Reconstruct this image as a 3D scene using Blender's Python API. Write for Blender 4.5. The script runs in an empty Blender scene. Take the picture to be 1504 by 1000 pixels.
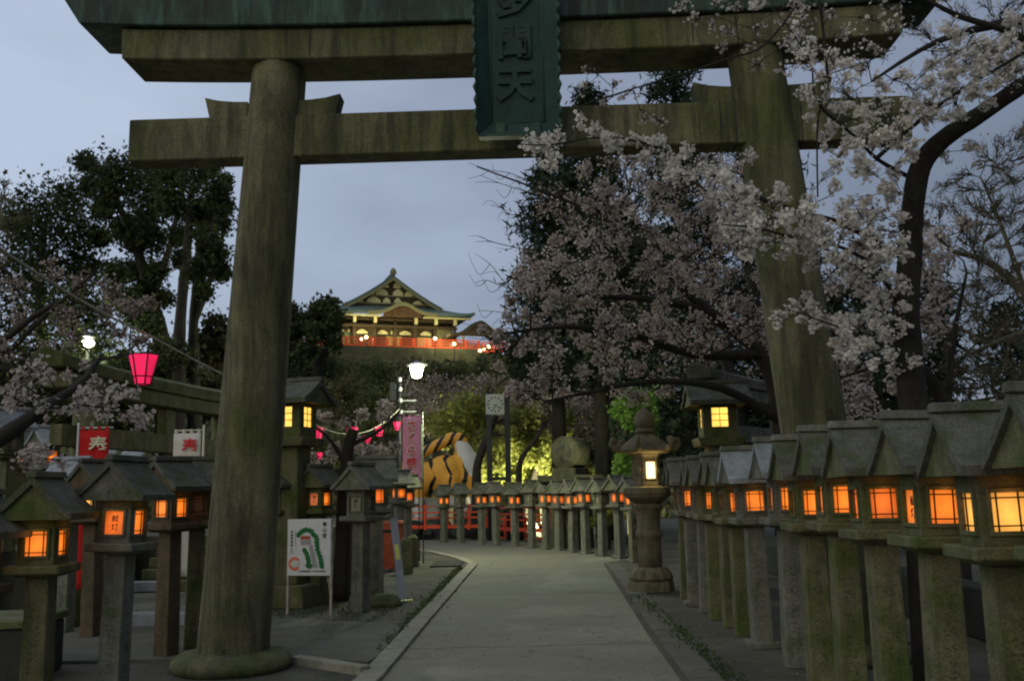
import bpy, bmesh, math, random
import numpy as np
from mathutils import Vector, Matrix, Euler
R = math.radians; PI = math.pi
sc = bpy.context.scene
COL = sc.collection
rnd = random.Random(7); npr = np.random.default_rng(11)

# ------------------------------------------------------------------ camera
FPX = 1400.0; PITCH = math.atan(223/1400.0); ROLL = R(-1.2); CAMH = 1.5
cam = bpy.data.cameras.new('camera'); cam.sensor_width = 36.0; cam.lens = 36.0*FPX/1504.0
cam.clip_end = 3000; cam.clip_start = 0.05
camo = bpy.data.objects.new('camera', cam); COL.objects.link(camo); sc.camera = camo
CM = Matrix.Rotation(PI/2+PITCH, 3, 'X') @ Matrix.Rotation(ROLL, 3, 'Z')
camo.matrix_world = Matrix.Translation((0, 0, CAMH)) @ CM.to_4x4()
def ray(px, py): return CM @ Vector(((px-752)/FPX, -(py-500)/FPX, -1))
def P(px, py, Y):                 # point of the photo at distance Y
    v = ray(px, py); return Vector((0, 0, CAMH)) + v*(Y/v.y)
def G(px, py, z=0.0):             # point of the photo on the ground
    v = ray(px, py); return Vector((0, 0, CAMH)) + v*((z-CAMH)/v.z)

# ------------------------------------------------------------------ world, sun, exposure
w = bpy.data.worlds.new('World'); sc.world = w; w.use_nodes = True
N = w.node_tree.nodes; L = w.node_tree.links; N.clear()
out = N.new('ShaderNodeOutputWorld'); bg = N.new('ShaderNodeBackground')
sky = N.new('ShaderNodeTexSky'); sky.sky_type = 'NISHITA'; sky.sun_disc = False
sky.sun_elevation = R(4); sky.sun_rotation = R(215)
tc = N.new('ShaderNodeTexCoord'); sep = N.new('ShaderNodeSeparateXYZ'); L.new(tc.outputs['Generated'], sep.inputs[0])
mp = N.new('ShaderNodeMapping'); mp.inputs['Scale'].default_value = (1, 1, 2.6); L.new(tc.outputs['Generated'], mp.inputs[0])
nz = N.new('ShaderNodeTexNoise'); nz.inputs['Scale'].default_value = 2.6; nz.inputs['Detail'].default_value = 5; nz.inputs['Roughness'].default_value = .5
L.new(mp.outputs[0], nz.inputs['Vector'])
def wm(op, a, b, c=None):
    m = N.new('ShaderNodeMath'); m.operation = op
    for i, v in enumerate((a, b, c)):
        if v is None: continue
        if isinstance(v, (int, float)): m.inputs[i].default_value = v
        else: L.new(v, m.inputs[i])
    return m.outputs[0]
# overcast dusk: brighter towards the upper left (west), dimmer to the right
gx = wm('MULTIPLY', sep.outputs['X'], -0.78)
gz = wm('MULTIPLY', sep.outputs['Z'], 0.30)
cl = wm('MULTIPLY', wm('SUBTRACT', nz.outputs['Fac'], 0.5), 0.75)
fac = wm('ADD', wm('ADD', wm('ADD', gx, gz), cl), 0.50)
rp = N.new('ShaderNodeValToRGB'); e = rp.color_ramp.elements
e[0].position = 0.1; e[0].color = (.125, .158, .228, 1)
e[1].position = 1.0; e[1].color = (.475, .560, .715, 1)
m_ = e.new(.55); m_.color = (.262, .312, .425, 1)
L.new(fac, rp.inputs[0])
mx = N.new('ShaderNodeMix'); mx.data_type = 'RGBA'; mx.inputs[0].default_value = 0.88
sm = N.new('ShaderNodeVectorMath'); sm.operation = 'SCALE'; sm.inputs['Scale'].default_value = 0.10
L.new(sky.outputs[0], sm.inputs[0]); L.new(sm.outputs[0], mx.inputs[6]); L.new(rp.outputs[0], mx.inputs[7])
L.new(mx.outputs[2], bg.inputs[0]); bg.inputs[1].default_value = 1.0; L.new(bg.outputs[0], out.inputs[0])
sun = bpy.data.lights.new('sun', 'SUN'); sun.energy = 0.42; sun.angle = R(40); sun.color = (1, .90, .62)
so = bpy.data.objects.new('sun', sun); COL.objects.link(so); so.rotation_euler = (R(62), 0, R(-28))
sc.view_settings.view_transform = 'Standard'; sc.view_settings.look = 'None'
sc.view_settings.exposure = 0.15; sc.view_settings.gamma = 1.0
sc.cycles.use_denoising = True; sc.cycles.max_bounces = 5; sc.cycles.diffuse_bounces = 3
sc.cycles.transparent_max_bounces = 4; sc.cycles.filter_width = 2.1; sc.cycles.sample_clamp_indirect = 4

# ------------------------------------------------------------------ materials
class MT:
    def __init__(s, name):
        s.m = bpy.data.materials.new(name); s.m.use_nodes = True
        s.N = s.m.node_tree.nodes; s.L = s.m.node_tree.links
        s.b = s.N['Principled BSDF']; s.o = s.N['Material Output']; s._v = None
    def vec(s):
        if s._v is None:
            t = s.N.new('ShaderNodeTexCoord'); oi = s.N.new('ShaderNodeObjectInfo')
            a = s.N.new('ShaderNodeVectorMath'); a.operation = 'ADD'
            s.L.new(t.outputs['Object'], a.inputs[0]); s.L.new(oi.outputs['Location'], a.inputs[1]); s._v = a.outputs[0]
        return s._v
    def noise(s, scale, detail=4, rough=.55, stretch=None, dist=0):
        n = s.N.new('ShaderNodeTexNoise'); n.inputs['Scale'].default_value = scale
        n.inputs['Detail'].default_value = detail; n.inputs['Roughness'].default_value = rough; n.inputs['Distortion'].default_value = dist
        v = s.vec()
        if stretch:
            mp = s.N.new('ShaderNodeMapping'); mp.inputs['Scale'].default_value = stretch; s.L.new(v, mp.inputs[0]); v = mp.outputs[0]
        s.L.new(v, n.inputs['Vector']); return n.outputs['Fac']
    def ramp(s, fac, stops):
        r = s.N.new('ShaderNodeValToRGB'); e = r.color_ramp.elements
        for i, (p, c) in enumerate(stops):
            if isinstance(c, (int, float)): c = (c, c, c)
            el = e[i] if i < 2 else e.new(p)
            el.position = p; el.color = (*c, 1)
        s.L.new(fac, r.inputs[0]); return r.outputs[0]
    def mix(s, f, a, b, mode='MIX'):
        m = s.N.new('ShaderNodeMix'); m.data_type = 'RGBA'; m.blend_type = mode
        for i, v in ((0, f), (6, a), (7, b)):
            if isinstance(v, (int, float)): m.inputs[i].default_value = v if i == 0 else (v, v, v, 1)
            elif isinstance(v, tuple): m.inputs[i].default_value = (*v, 1)
            else: s.L.new(v, m.inputs[i])
        return m.outputs[2]
    def math(s, op, a, b=0):
        m = s.N.new('ShaderNodeMath'); m.operation = op
        for i, v in ((0, a), (1, b)):
            if isinstance(v, (int, float)): m.inputs[i].default_value = v
            else: s.L.new(v, m.inputs[i])
        return m.outputs[0]
    def col(s, c):
        if isinstance(c, tuple): s.b.inputs['Base Color'].default_value = (*c, 1)
        else: s.L.new(c, s.b.inputs['Base Color'])
    def bump(s, h, strength=.4, dist=.02):
        b = s.N.new('ShaderNodeBump'); b.inputs['Strength'].default_value = strength; b.inputs['Distance'].default_value = dist
        s.L.new(h, b.inputs['Height']); s.L.new(b.outputs[0], s.b.inputs['Normal'])
    def fin(s, rough=.8, metal=0, spec=.3):
        s.b.inputs['Roughness'].default_value = rough; s.b.inputs['Metallic'].default_value = metal
        s.b.inputs['Specular IOR Level'].default_value = spec; return s.m

def stone(name, a, b, moss, mossamt=.5, scale=5, streak=.5, rough=.92, bump=.5, carved=False):
    t = MT(name)
    c = t.mix(t.ramp(t.noise(scale, 6, .65), [(.32, 0), (.68, 1)]), a, b)
    c = t.mix(t.ramp(t.noise(scale*.45, 5, .6), [(.62-.3*mossamt, 0), (.78-.2*mossamt, 1)]), c, moss)
    st = t.ramp(t.noise(1.6, 6, .72, (2.6, 2.6, .42), 1.2), [(.42, 1.0), (.74, 1-streak)])
    c = t.mix(1.0, c, st, 'MULTIPLY')
    sp = t.ramp(t.noise(70, 2, .6), [(.3, .62), (.65, 1.15)])
    c = t.mix(1.0, c, sp, 'MULTIPLY')
    if carved:                         # worn carved lettering down the middle of every face
        tc_ = t.N.new('ShaderNodeTexCoord'); s_ = t.N.new('ShaderNodeSeparateXYZ'); t.L.new(tc_.outputs['Object'], s_.inputs[0])
        ax = t.math('MINIMUM', t.math('ABSOLUTE', s_.outputs['X']), t.math('ABSOLUTE', s_.outputs['Y']))
        zc = t.math('PINGPONG', s_.outputs['Z'], .075)
        ms = t.math('MULTIPLY', t.math('MULTIPLY', t.math('LESS_THAN', ax, .042), t.math('GREATER_THAN', zc, .016)), t.math('MULTIPLY', t.math('GREATER_THAN', s_.outputs['Z'], .18), t.math('LESS_THAN', s_.outputs['Z'], .98)))
        ln = t.ramp(t.noise(34, 1, .5, (1.0, 1.0, 1.9)), [(.54, 0), (.60, 1)])
        ms = t.math('MULTIPLY', ms, ln)
        c = t.mix(t.math('MULTIPLY', ms, .62), c, (.035, .035, .022))
    t.col(c); t.bump(t.noise(38, 5, .7), bump, .012)
    return t.fin(rough)
def plain(name, c, rough=.6, metal=0, var=.25, scale=12, spec=.3):
    t = MT(name)
    d = tuple(x*(1-var) for x in c)
    t.col(t.mix(t.ramp(t.noise(scale, 5, .6), [(.35, 0), (.7, 1)]), c, d)); t.bump(t.noise(scale*3, 3), .15, .01)
    return t.fin(rough, metal, spec)
def glow(name, c, strength, var=.35, scale=5, base=(.4, .2, .1)):
    t = MT(name); t.col(base)
    n = t.ramp(t.noise(scale, 2, .5), [(.3, 1-var), (.7, 1.0)])
    t.L.new(t.mix(1.0, n, c, 'MULTIPLY'), t.b.inputs['Emission Color']); t.b.inputs['Emission Strength'].default_value = strength
    return t.fin(.5)
def leafm(name, c1, c2, trans=.3, c3=None):
    t = MT(name); g = t.N.new('ShaderNodeNewGeometry')
    st = [(0, c1), (1, c2)]
    if c3: st = [(0, c1), (1, c2), (.5, c3)]
    c = t.ramp(g.outputs['Random Per Island'], st)
    c = t.mix(1.0, c, t.ramp(t.noise(.9, 3), [(.3, .65), (.7, 1.25)]), 'MULTIPLY')
    t.col(c); t.fin(.75, 0, .15)
    tr = t.N.new('ShaderNodeBsdfTranslucent'); t.L.new(c, tr.inputs[0])
    ms = t.N.new('ShaderNodeMixShader'); ms.inputs[0].default_value = trans
    t.L.new(t.b.outputs[0], ms.inputs[1]); t.L.new(tr.outputs[0], ms.inputs[2]); t.L.new(ms.outputs[0], t.o.inputs[0])
    return t.m

m_torii = stone('torii_stone', (.235, .210, .105), (.125, .116, .062), (.100, .112, .032), .6, 2.0, .80)
def drip(m, z0, dark=.35, sc_=2.2, green=None):       # rain streaks hanging from an edge of the stone
    nt = m.node_tree; b = nt.nodes['Principled BSDF']; src = b.inputs['Base Color'].links[0].from_socket
    tc_ = nt.nodes.new('ShaderNodeTexCoord'); mp_ = nt.nodes.new('ShaderNodeMapping'); mp_.inputs['Scale'].default_value = (3.4, 3.4, .30); nt.links.new(tc_.outputs['Object'], mp_.inputs[0])
    n_ = nt.nodes.new('ShaderNodeTexNoise'); n_.inputs['Scale'].default_value = sc_; n_.inputs['Detail'].default_value = 7; n_.inputs['Roughness'].default_value = .68; nt.links.new(mp_.outputs[0], n_.inputs['Vector'])
    r_ = nt.nodes.new('ShaderNodeValToRGB'); r_.color_ramp.elements[0].position = .49; r_.color_ramp.elements[0].color = (0, 0, 0, 1); r_.color_ramp.elements[1].position = .62; nt.links.new(n_.outputs['Fac'], r_.inputs[0])
    mu = nt.nodes.new('ShaderNodeMix'); mu.data_type = 'RGBA'; mu.inputs[7].default_value = (*(green or (.03, .032, .018)), 1)
    k = nt.nodes.new('ShaderNodeMath'); k.operation = 'MULTIPLY'; k.inputs[1].default_value = dark; nt.links.new(r_.outputs[0], k.inputs[0]); nt.links.new(k.outputs[0], mu.inputs[0])
    nt.links.new(src, mu.inputs[6]); nt.links.new(mu.outputs[2], b.inputs['Base Color'])
drip(m_torii, 0, .60)
m_moss = stone('mossy_stone', (.200, .185, .090), (.110, .107, .055), (.085, .110, .024), .65, 7, .45)
m_grey = stone('grey_stone', (.215, .210, .155), (.125, .125, .092), (.095, .110, .045), .45, 7, .45)
CARVED = {n_: stone(n_+'_carved', a_, b_, c_, m_, 7, .5, carved=True) for n_, a_, b_, c_, m_ in (('mossy_stone', (.205, .185, .090), (.115, .110, .055), (.085, .110, .024), .6), ('grey_stone', (.215, .212, .160), (.135, .135, .100), (.095, .110, .045), .35), ('brown_stone', (.150, .105, .055), (.085, .062, .036), (.07, .07, .03), .35))}
m_roof = stone('roof_stone', (.150, .145, .110), (.080, .080, .060), (.070, .085, .026), .55, 9, .35)
m_pale = stone('pale_stone', (.36, .38, .38), (.25, .27, .27), (.17, .18, .12), .2, 6, .35)
m_brown = stone('brown_stone', (.150, .105, .055), (.085, .062, .036), (.07, .07, .03), .35, 7, .5)
m_dark = stone('dark_rock', (.055, .056, .045), (.03, .031, .025), (.03, .035, .015), .5, 3, .4)
m_kasuga = stone('lantern_granite', (.22, .185, .105), (.13, .112, .066), (.10, .10, .045), .45, 6, .5)
m_bronze = stone('verdigris_bronze', (.020, .066, .045), (.012, .040, .029), (.045, .090, .060), .3, 5, .5, .55, .2)
m_bronze2 = stone('bronze_edge', (.050, .115, .075), (.028, .068, .048), (.06, .12, .07), .3, 8, .5, .5, .2)
m_cap = stone('copper_cap', (.060, .085, .062), (.032, .045, .035), (.062, .115, .080), .5, 2.2, .85, .7)
drip(m_cap, 0, .65, 2.0, (.085, .17, .125)); drip(m_cap, 0, .6, 3.1)
m_lat = plain('lattice_wood', (.035, .022, .012), .8)
m_black = plain('black_metal', (.012, .013, .012), .5)
m_white = plain('white_paint', (.62, .63, .60), .5, 0, .12)
m_greym = plain('grey_metal', (.33, .34, .34), .4, .5, .2)
m_rust = plain('rusty_white', (.42, .36, .28), .7, 0, .5, 9)
m_red = plain('vermilion_paint', (.75, .085, .025), .55, 0, .15)
m_orbox = plain('orange_paint', (.42, .085, .030), .6, 0, .4, 5)
m_cream = plain('lit_plaster', (.62, .57, .30), .8, 0, .15)
m_wood = plain('temple_wood', (.060, .042, .022), .8, 0, .4, 2)
m_teal = stone('copper_roof', (.14, .205, .175), (.085, .130, .115), (.17, .22, .15), .3, .6, .3, .6, .2)
m_trim = plain('roof_trim', (.21, .20, .10), .7)
def pane(name, c, strength, spot=1.0):          # paper lit from behind by a small bulb
    t = MT(name); t.col((.35, .18, .08)); tc_ = t.N.new('ShaderNodeTexCoord')
    d = t.N.new('ShaderNodeVectorMath'); d.operation = 'DISTANCE'; d.inputs[1].default_value = (0, -.134, .165); t.L.new(tc_.outputs['Object'], d.inputs[0])
    g = t.ramp(d.outputs['Value'], [(0, 1.0+.35*spot), (.14, .50)])
    n = t.ramp(t.noise(7, 3, .6), [(.3, .65), (.7, 1.1)])
    cc = t.mix(1.0, t.mix(1.0, g, c, 'MULTIPLY'), n, 'MULTIPLY')
    t.L.new(cc, t.b.inputs['Emission Color']); t.b.inputs['Emission Strength'].default_value = strength; return t.fin(.5)
PANE = {'orange': pane('orange_pane', (1.0, .200, .014), 1.02), 'deep': pane('deep_orange_pane', (.95, .15, .012), .85),
        'yellow': pane('amber_pane', (1.0, .44, .07), 1.15), 'dim': pane('dim_pane', (.75, .16, .05), .55),
        'dark': plain('unlit_pane', (.26, .25, .15), .5), 'white': glow('bright_pane', (1, .80, .36), 2.6),
        'gold': glow('gold_pane', (1, .58, .10), 1.7)}
m_board = plain('aged_white', (.36, .37, .34), .6, 0, .2)
m_dstone = stone('dark_carved_stone', (.085, .080, .045), (.05, .05, .03), (.04, .05, .018), .4, 6, .5)
m_darkm = plain('dark_metal', (.10, .10, .10), .5, .4, .2)
m_bulb = glow('lamp_glass', (1, .98, .72), 22, .05)
m_bulb2 = glow('far_lamp_glass', (1, .80, .38), 6, .05)
m_pink = glow('pink_paper', (1.0, .018, .105), .85, .35, 3, (.6, .03, .12))
m_bark = stone('bark', (.050, .042, .030), (.026, .022, .017), (.040, .046, .020), .35, 8, .5, .95, .8)
m_barkl = stone('pale_bark', (.17, .15, .09), (.09, .08, .05), (.09, .09, .04), .3, 8, .4, .95, .8)
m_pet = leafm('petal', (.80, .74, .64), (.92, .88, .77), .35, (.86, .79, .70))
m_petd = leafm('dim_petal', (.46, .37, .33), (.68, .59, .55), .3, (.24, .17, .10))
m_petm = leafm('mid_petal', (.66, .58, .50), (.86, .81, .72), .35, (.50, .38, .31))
m_ever = leafm('evergreen_leaf', (.034, .048, .018), (.085, .105, .038), .25, (.05, .062, .024))
m_everb = leafm('brownish_leaf', (.055, .045, .022), (.085, .080, .030), .15, (.040, .050, .018))
m_cedar = leafm('cedar_leaf', (.012, .024, .014), (.032, .048, .024), .1)
m_hillg = leafm('hill_green', (.07, .10, .03), (.15, .18, .06), .2, (.10, .11, .04))
m_hillb = leafm('hill_brown', (.14, .125, .06), (.23, .21, .10), .2, (.09, .10, .04))
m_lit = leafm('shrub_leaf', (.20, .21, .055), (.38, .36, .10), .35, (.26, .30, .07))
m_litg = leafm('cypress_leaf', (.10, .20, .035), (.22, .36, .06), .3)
m_redf = plain('red_cloth', (.50, .012, .010), .85, 0, .15)
m_whf = plain('white_cloth', (.62, .60, .50), .85, 0, .12)
m_pkf = plain('pink_cloth', (.72, .30, .40), .85, 0, .3, 30)
m_gnf = plain('green_cloth', (.25, .40, .12), .85, 0, .12)
m_redt = plain('red_ink', (.62, .018, .012), .8, 0, .1)
m_creamt = plain('cream_ink', (.70, .66, .45), .8, 0, .1)
m_ink = plain('black_ink', (.02, .02, .02), .8, 0, .1)
m_orink = plain('orange_ink', (.75, .14, .03), .7, 0, .1)
m_gmap = plain('map_green', (.02, .16, .04), .7, 0, .4, 30)
m_gymap = plain('map_grey', (.32, .32, .30), .7, 0, .2)
m_yel = plain('yellow_reflector', (.80, .78, .18), .5, 0, .1)
m_hillwall = plain('terrace_wall', (.10, .098, .055), .9, 0, .5, 1)
m_rope = plain('rope', (.36, .33, .26), .9)

# ------------------------------------------------------------------ mesh building
class MB:
    def __init__(s): s.v = []; s.f = []; s.sm = []
    def add(s, vs, fs, M=None, smooth=False):
        o = len(s.v)
        for p in vs: s.v.append(tuple(M @ Vector(p)) if M is not None else tuple(p))
        for f in fs: s.f.append(tuple(i+o for i in f)); s.sm.append(smooth)
        return s
    def box(s, x0, x1, y0, y1, z0, z1, M=None, tx=0, ty=0):
        vs = [(x0, y0, z0), (x1, y0, z0), (x1, y1, z0), (x0, y1, z0), (x0+tx, y0+ty, z1), (x1-tx, y0+ty, z1), (x1-tx, y1-ty, z1), (x0+tx, y1-ty, z1)]
        return s.add(vs, [(0, 3, 2, 1), (4, 5, 6, 7), (0, 1, 5, 4), (1, 2, 6, 5), (2, 3, 7, 6), (3, 0, 4, 7)], M)
    def prism(s, poly, d0, d1, axis='y', M=None, smooth=False):   # 2-D outline swept along an axis
        n = len(poly)
        def q(p, d): return (p[0], d, p[1]) if axis == 'y' else ((d, p[0], p[1]) if axis == 'x' else (p[0], p[1], d))
        vs = [q(p, d0) for p in poly]+[q(p, d1) for p in poly]
        return s.add(vs, [tuple(range(n))[::-1], tuple(range(n, 2*n))]+[(i, (i+1) % n, n+(i+1) % n, n+i) for i in range(n)], M, smooth)
    def lathe(s, prof, n=24, M=None, smooth=True, rot=0, scallop=None):
        vs = []
        for (r, z) in prof:
            for k in range(n):
                a = 2*PI*k/n+rot; rr = r*(1+(scallop[0]*abs(math.sin(scallop[1]*a/2)) if scallop else 0))
                vs.append((rr*math.cos(a), rr*math.sin(a), z))
        fs = [(i*n+k, i*n+(k+1) % n, (i+1)*n+(k+1) % n, (i+1)*n+k) for i in range(len(prof)-1) for k in range(n)]
        fs += [tuple(range(n))[::-1], tuple((len(prof)-1)*n+k for k in range(n))]
        return s.add(vs, fs, M, smooth)
    def tube(s, pts, rad, n=6, smooth=True, cap=True):
        pts = [Vector(p) for p in pts]; k = len(pts)
        if isinstance(rad, (int, float)): rad = [rad]*k
        up = Vector((0, 0, 1)); vs = []
        t0 = (pts[1]-pts[0]).normalized()
        if abs(t0.dot(up)) > .95: up = Vector((1, 0, 0))
        u = t0.cross(up).normalized()
        for i, p in enumerate(pts):
            t = (pts[min(i+1, k-1)]-pts[max(i-1, 0)]); t = t.normalized() if t.length > 1e-9 else t0
            u = (u-t*u.dot(t)); u = u.normalized() if u.length > 1e-6 else t.orthogonal().normalized()
            v = t.cross(u)
            for j in range(n):
                a = 2*PI*j/n; q = p+(u*math.cos(a)+v*math.sin(a))*rad[i]; vs.append((q.x, q.y, q.z))
        fs = [(i*n+j, i*n+(j+1) % n, (i+1)*n+(j+1) % n, (i+1)*n+j) for i in range(k-1) for j in range(n)]
        if cap: fs += [tuple(range(n))[::-1], tuple((k-1)*n+j for j in range(n))]
        return s.add(vs, fs, None, smooth)
    def ball(s, c, r, n=10, m=6, sq=(1, 1, 1)):
        prof = [(max(r*math.sin(PI*i/m), 1e-4), -r*math.cos(PI*i/m)) for i in range(m+1)]
        return s.lathe(prof, n, Matrix.Translation(c) @ Matrix.Diagonal((*sq, 1)))
    def mesh(s, name, mat, bevel=0):
        me = bpy.data.meshes.new(name); me.from_pydata(s.v, [], s.f)
        me.polygons.foreach_set('use_smooth', s.sm)
        if bevel:
            bm = bmesh.new(); bm.from_mesh(me)
            es = [e for e in bm.edges if len(e.link_faces) == 2 and e.calc_face_angle(0) > R(30)]
            bmesh.ops.bevel(bm, geom=es, offset=bevel, segments=1, affect='EDGES', clamp_overlap=True)
            bm.normal_update(); bm.to_mesh(me); bm.free()
        me.materials.append(mat); me.update(); return me
CACHE = {}
def cached(key, fn):
    if key not in CACHE: CACHE[key] = fn()
    return CACHE[key]
def link(name, me, parent=None, loc=(0, 0, 0), rot=(0, 0, 0), sca=None):
    o = bpy.data.objects.new(name, me); COL.objects.link(o); o.location = loc; o.rotation_euler = rot
    if sca: o.scale = sca
    if parent: o.parent = parent
    return o
def tag(o, label=None, cat=None, group=None, kind=None):
    if label: o['label'] = label
    if cat: o['category'] = cat
    if group: o['group'] = group
    if kind: o['kind'] = kind
    return o
def thing(name, label, cat, loc=(0, 0, 0), rz=0, group=None):
    return tag(link(name, None, None, loc, (0, 0, rz)), label, cat, group)
def text(s, size, mat, vertical=False, extrude=.004, bold=.0, pitch=1.05):
    bits = [(ch, 0, -i*size*pitch) for i, ch in enumerate(s)] if vertical else [(s, 0, 0)]
    mb = MB()
    for body, dx, dz in bits:
        cu = bpy.data.curves.new('t', 'FONT'); cu.body = body; cu.size = size; cu.extrude = extrude; cu.align_x = 'CENTER'; cu.offset = bold
        cu.resolution_u = 2
        ob = bpy.data.objects.new('t', cu); COL.objects.link(ob)
        dg = bpy.context.evaluated_depsgraph_get(); me = bpy.data.meshes.new_from_object(ob.evaluated_get(dg))
        mb.add([(v.co.x+dx, -v.co.z, v.co.y+dz) for v in me.vertices], [tuple(p.vertices) for p in me.polygons])
        bpy.data.objects.remove(ob); bpy.data.meshes.remove(me); bpy.data.curves.remove(cu)
    return mb.mesh('writing', mat)      # stands in the XZ plane, faces -Y, first character's baseline at z=0

def scatter(name, mat, tv, tf, pos, size, flat=0.0):
    pos = np.asarray(pos, float); n = len(pos); tv = np.asarray(tv, float); tf = np.asarray(tf, int); k = len(tv); m = len(tf)
    q = npr.normal(size=(n, 4)); 
    if flat: q[:, 1:3] *= (1-flat)
    q /= np.linalg.norm(q, axis=1)[:, None]; a, b, c, d = q.T
    Rm = np.stack([1-2*(c*c+d*d), 2*(b*c-a*d), 2*(b*d+a*c), 2*(b*c+a*d), 1-2*(b*b+d*d), 2*(c*d-a*b), 2*(b*d-a*c), 2*(c*d+a*b), 1-2*(b*b+c*c)], 1).reshape(n, 3, 3)
    sz = np.broadcast_to(np.asarray(size, float), (n,))
    V = np.einsum('nij,kj->nki', Rm, tv)*sz[:, None, None]+pos[:, None, :]
    F = (tf[None]+(np.arange(n)*k)[:, None, None]).reshape(-1)
    me = bpy.data.meshes.new(name); me.vertices.add(n*k); me.vertices.foreach_set('co', V.reshape(-1))
    fs = tf.shape[1]; me.loops.add(n*m*fs); me.loops.foreach_set('vertex_index', F.astype(np.int32))
    me.polygons.add(n*m); me.polygons.foreach_set('loop_start', np.arange(0, n*m*fs, fs, dtype=np.int32))
    me.polygons.foreach_set('loop_total', np.full(n*m, fs, dtype=np.int32))
    me.materials.append(mat); me.update(calc_edges=True); me.validate(); return me
LEAF = ([(-.5, 0, 0), (0, -.26, .05), (.5, 0, 0), (0, .26, .05)], [(0, 1, 2, 3)])
TUFT = ([(-.5, 0, 0), (0, -.2, .05), (.5, 0, 0), (0, .2, .05), (0, -.5, .1), (.2, 0, 0), (0, .5, .1), (-.2, 0, .1)], [(0, 1, 2, 3), (4, 5, 6, 7)])
NEED = ([(-.5, 0, 0), (0, -.09, 0), (.5, 0, -.12), (0, .09, 0), (-.2, -.4, 0), (.05, 0, .02), (.2, .4, -.05), (-.08, 0, 0)], [(0, 1, 2, 3), (4, 5, 6, 7)])
_fv = []; _ff = []
for _k in range(5):
    _a = 2*PI*_k/5; _c, _s = math.cos(_a), math.sin(_a)
    for (_r, _t, _z) in ((.02, 0, 0), (.32, -.20, .05), (.52, 0, .16), (.32, .20, .05)):
        _fv.append((_r*_c-_t*_s, _r*_s+_t*_c, _z))
    _ff.append((_k*4, _k*4+1, _k*4+2, _k*4+3))
FLOWER = (_fv, _ff)
BLOB = ([(-.5, -.1, 0), (-.1, -.5, .1), (.5, .05, 0), (.1, .5, .1), (0, -.4, -.3), (.3, .1, -.1), (-.1, .35, .35), (-.35, -.05, .2)], [(0, 1, 2, 3), (4, 5, 6, 7)])

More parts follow.
